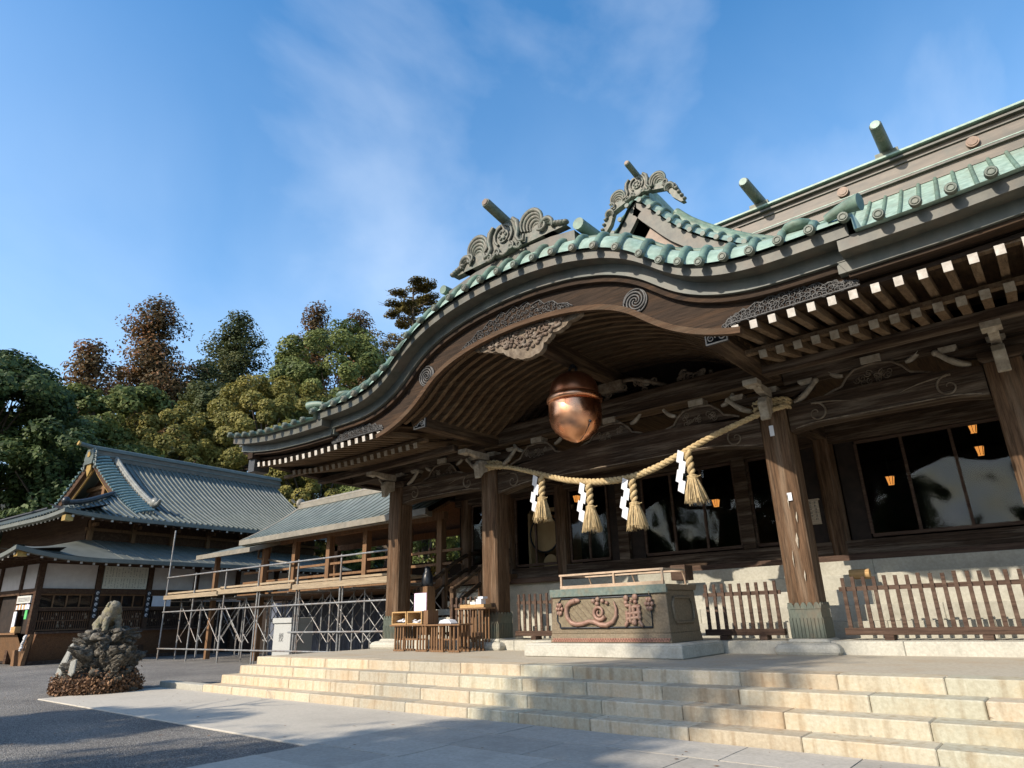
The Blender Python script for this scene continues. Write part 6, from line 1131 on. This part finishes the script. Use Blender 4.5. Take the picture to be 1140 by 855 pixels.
tree('cedar_tree', 'dull green cedar between the pointed conifer and the rusty cedar tops', 'tree', -61.5, 37.0, 10, 30.0, 4.4, 'cedar', 'leaf_rust', 22, 7000, .2)
rr = np.random.default_rng(99); N_ = 60000; th = rr.uniform(0, 1, N_); xx = -52 - rr.uniform(0, 26, N_) ; yy_ = rr.uniform(-8, 62, N_); xx2 = rr.uniform(-62, -18, N_); yy2 = 36 + rr.uniform(0, 18, N_); a = rr.random(N_) < .6; X_ = np.where(a, xx, xx2); Y_ = np.where(a, yy_, yy2); Z_ = np.array([hill_z(p, q) for p, q in zip(X_, Y_)]) + np.abs(rr.normal(size=N_)) * 3.0
V, F = leaf_quads(np.stack([X_, Y_, Z_], 1), .26, rr); o = leaf_mesh('undergrowth', 'leaf_dark', V, F); tag(o, 'dark mixed undergrowth covering the slope below the trees', 'undergrowth'); o['kind'] = 'stuff'
# trees of the precinct behind the viewer, whose shade falls on the steps and the gravel
tree('broadleaf_tree', 'evergreen tree of the precinct behind the viewer shading the gravel', 'tree', -17.0, -13.5, 0, 12.0, 4.5, 'broad', 'leaf_mid', 31, 7000, group='precinct trees behind the viewer')
tree('cedar_tree', 'slender cedar of the precinct behind the viewer shading the middle of the steps', 'tree', -11.0, -15.5, 0, 19.0, 3.7, 'cedar', 'leaf_cedar', 32, 6500, .3, group='precinct trees behind the viewer')
rr = np.random.default_rng(123); N_ = 50000; X_ = rr.uniform(-75, 60, N_); Z_ = rr.uniform(0, 1, N_); top_ = 11 + 3.5 * np.sin(X_ * .21) + 2.2 * np.sin(X_ * .57 + 1) ; Y_ = -50 + rr.normal(size=N_) * 2.5
V, F = leaf_quads(np.stack([X_, Y_, Z_ ** .8 * top_ * rr.uniform(.8, 1.08, N_)], 1), .45, rr); o = leaf_mesh('added_reflection_wood', 'leaf_dark', V, F); tag(o, 'unseen belt of woodland behind the viewer, added to darken the window reflections', 'woodland'); o['kind'] = 'stuff'  # unseen leaf belt, added so the window glass reflects darkness instead of sky

f = thing('bare_tree', 'slender bare tree behind the viewer whose thin shadow crosses the concrete', 'tree', (-14.1, -2.2, 0), 'precinct trees behind the viewer')
rr = np.random.default_rng(5); mb = MB(); mb.tube([(-14.1, -2.2, -.1), (-14.05, -2.2, 3), (-14.15, -2.15, 6.3)], [.11, .085, .04], 8)
for k_ in range(12): z = 3.2 + k_ * .26; a = rr.uniform(0, 6.28); limb(mb, (-14.1, -2.18, z), (-14.1 + 1.3 * math.cos(a), -2.18 + 1.3 * math.sin(a), z + 1.1), .03, .008, .06, rr, 5)
mb.build('trunk', 'bark', f)

tree('broadleaf_tree', 'lower evergreen behind the viewer shading the lowest steps and the path', 'tree', -8.2, -10.5, 0, 12.2, 3.1, 'broad', 'leaf_mid', 33, 5000, group='precinct trees behind the viewer')
rr = np.random.default_rng(77); n = 420; X_ = rr.uniform(-32, 4, n); Y_ = rr.uniform(1, 8.4, n); Z_ = np.where((Y_ < 7.4), .034, .034 + .1625 * np.clip(np.floor((Y_ - 7.47) / .4) + 1, 0, 4)); Z_ = np.where(X_ < -17.2, .015, Z_)
Z_ = np.where((X_ < -7.42) & (Y_ < 5.0), .015, Z_)
V, F = leaf_quads(np.stack([X_, Y_, Z_], 1), .028, rr, .0); V[:, 2] = np.repeat(Z_, 4) + (V[:, 2] - np.repeat(Z_, 4)) * .15; o = leaf_mesh('fallen_leaves', 'dryfern', V, F); tag(o, 'scattered small dry leaves on the gravel and the paving', 'fallen leaves'); o['kind'] = 'stuff'
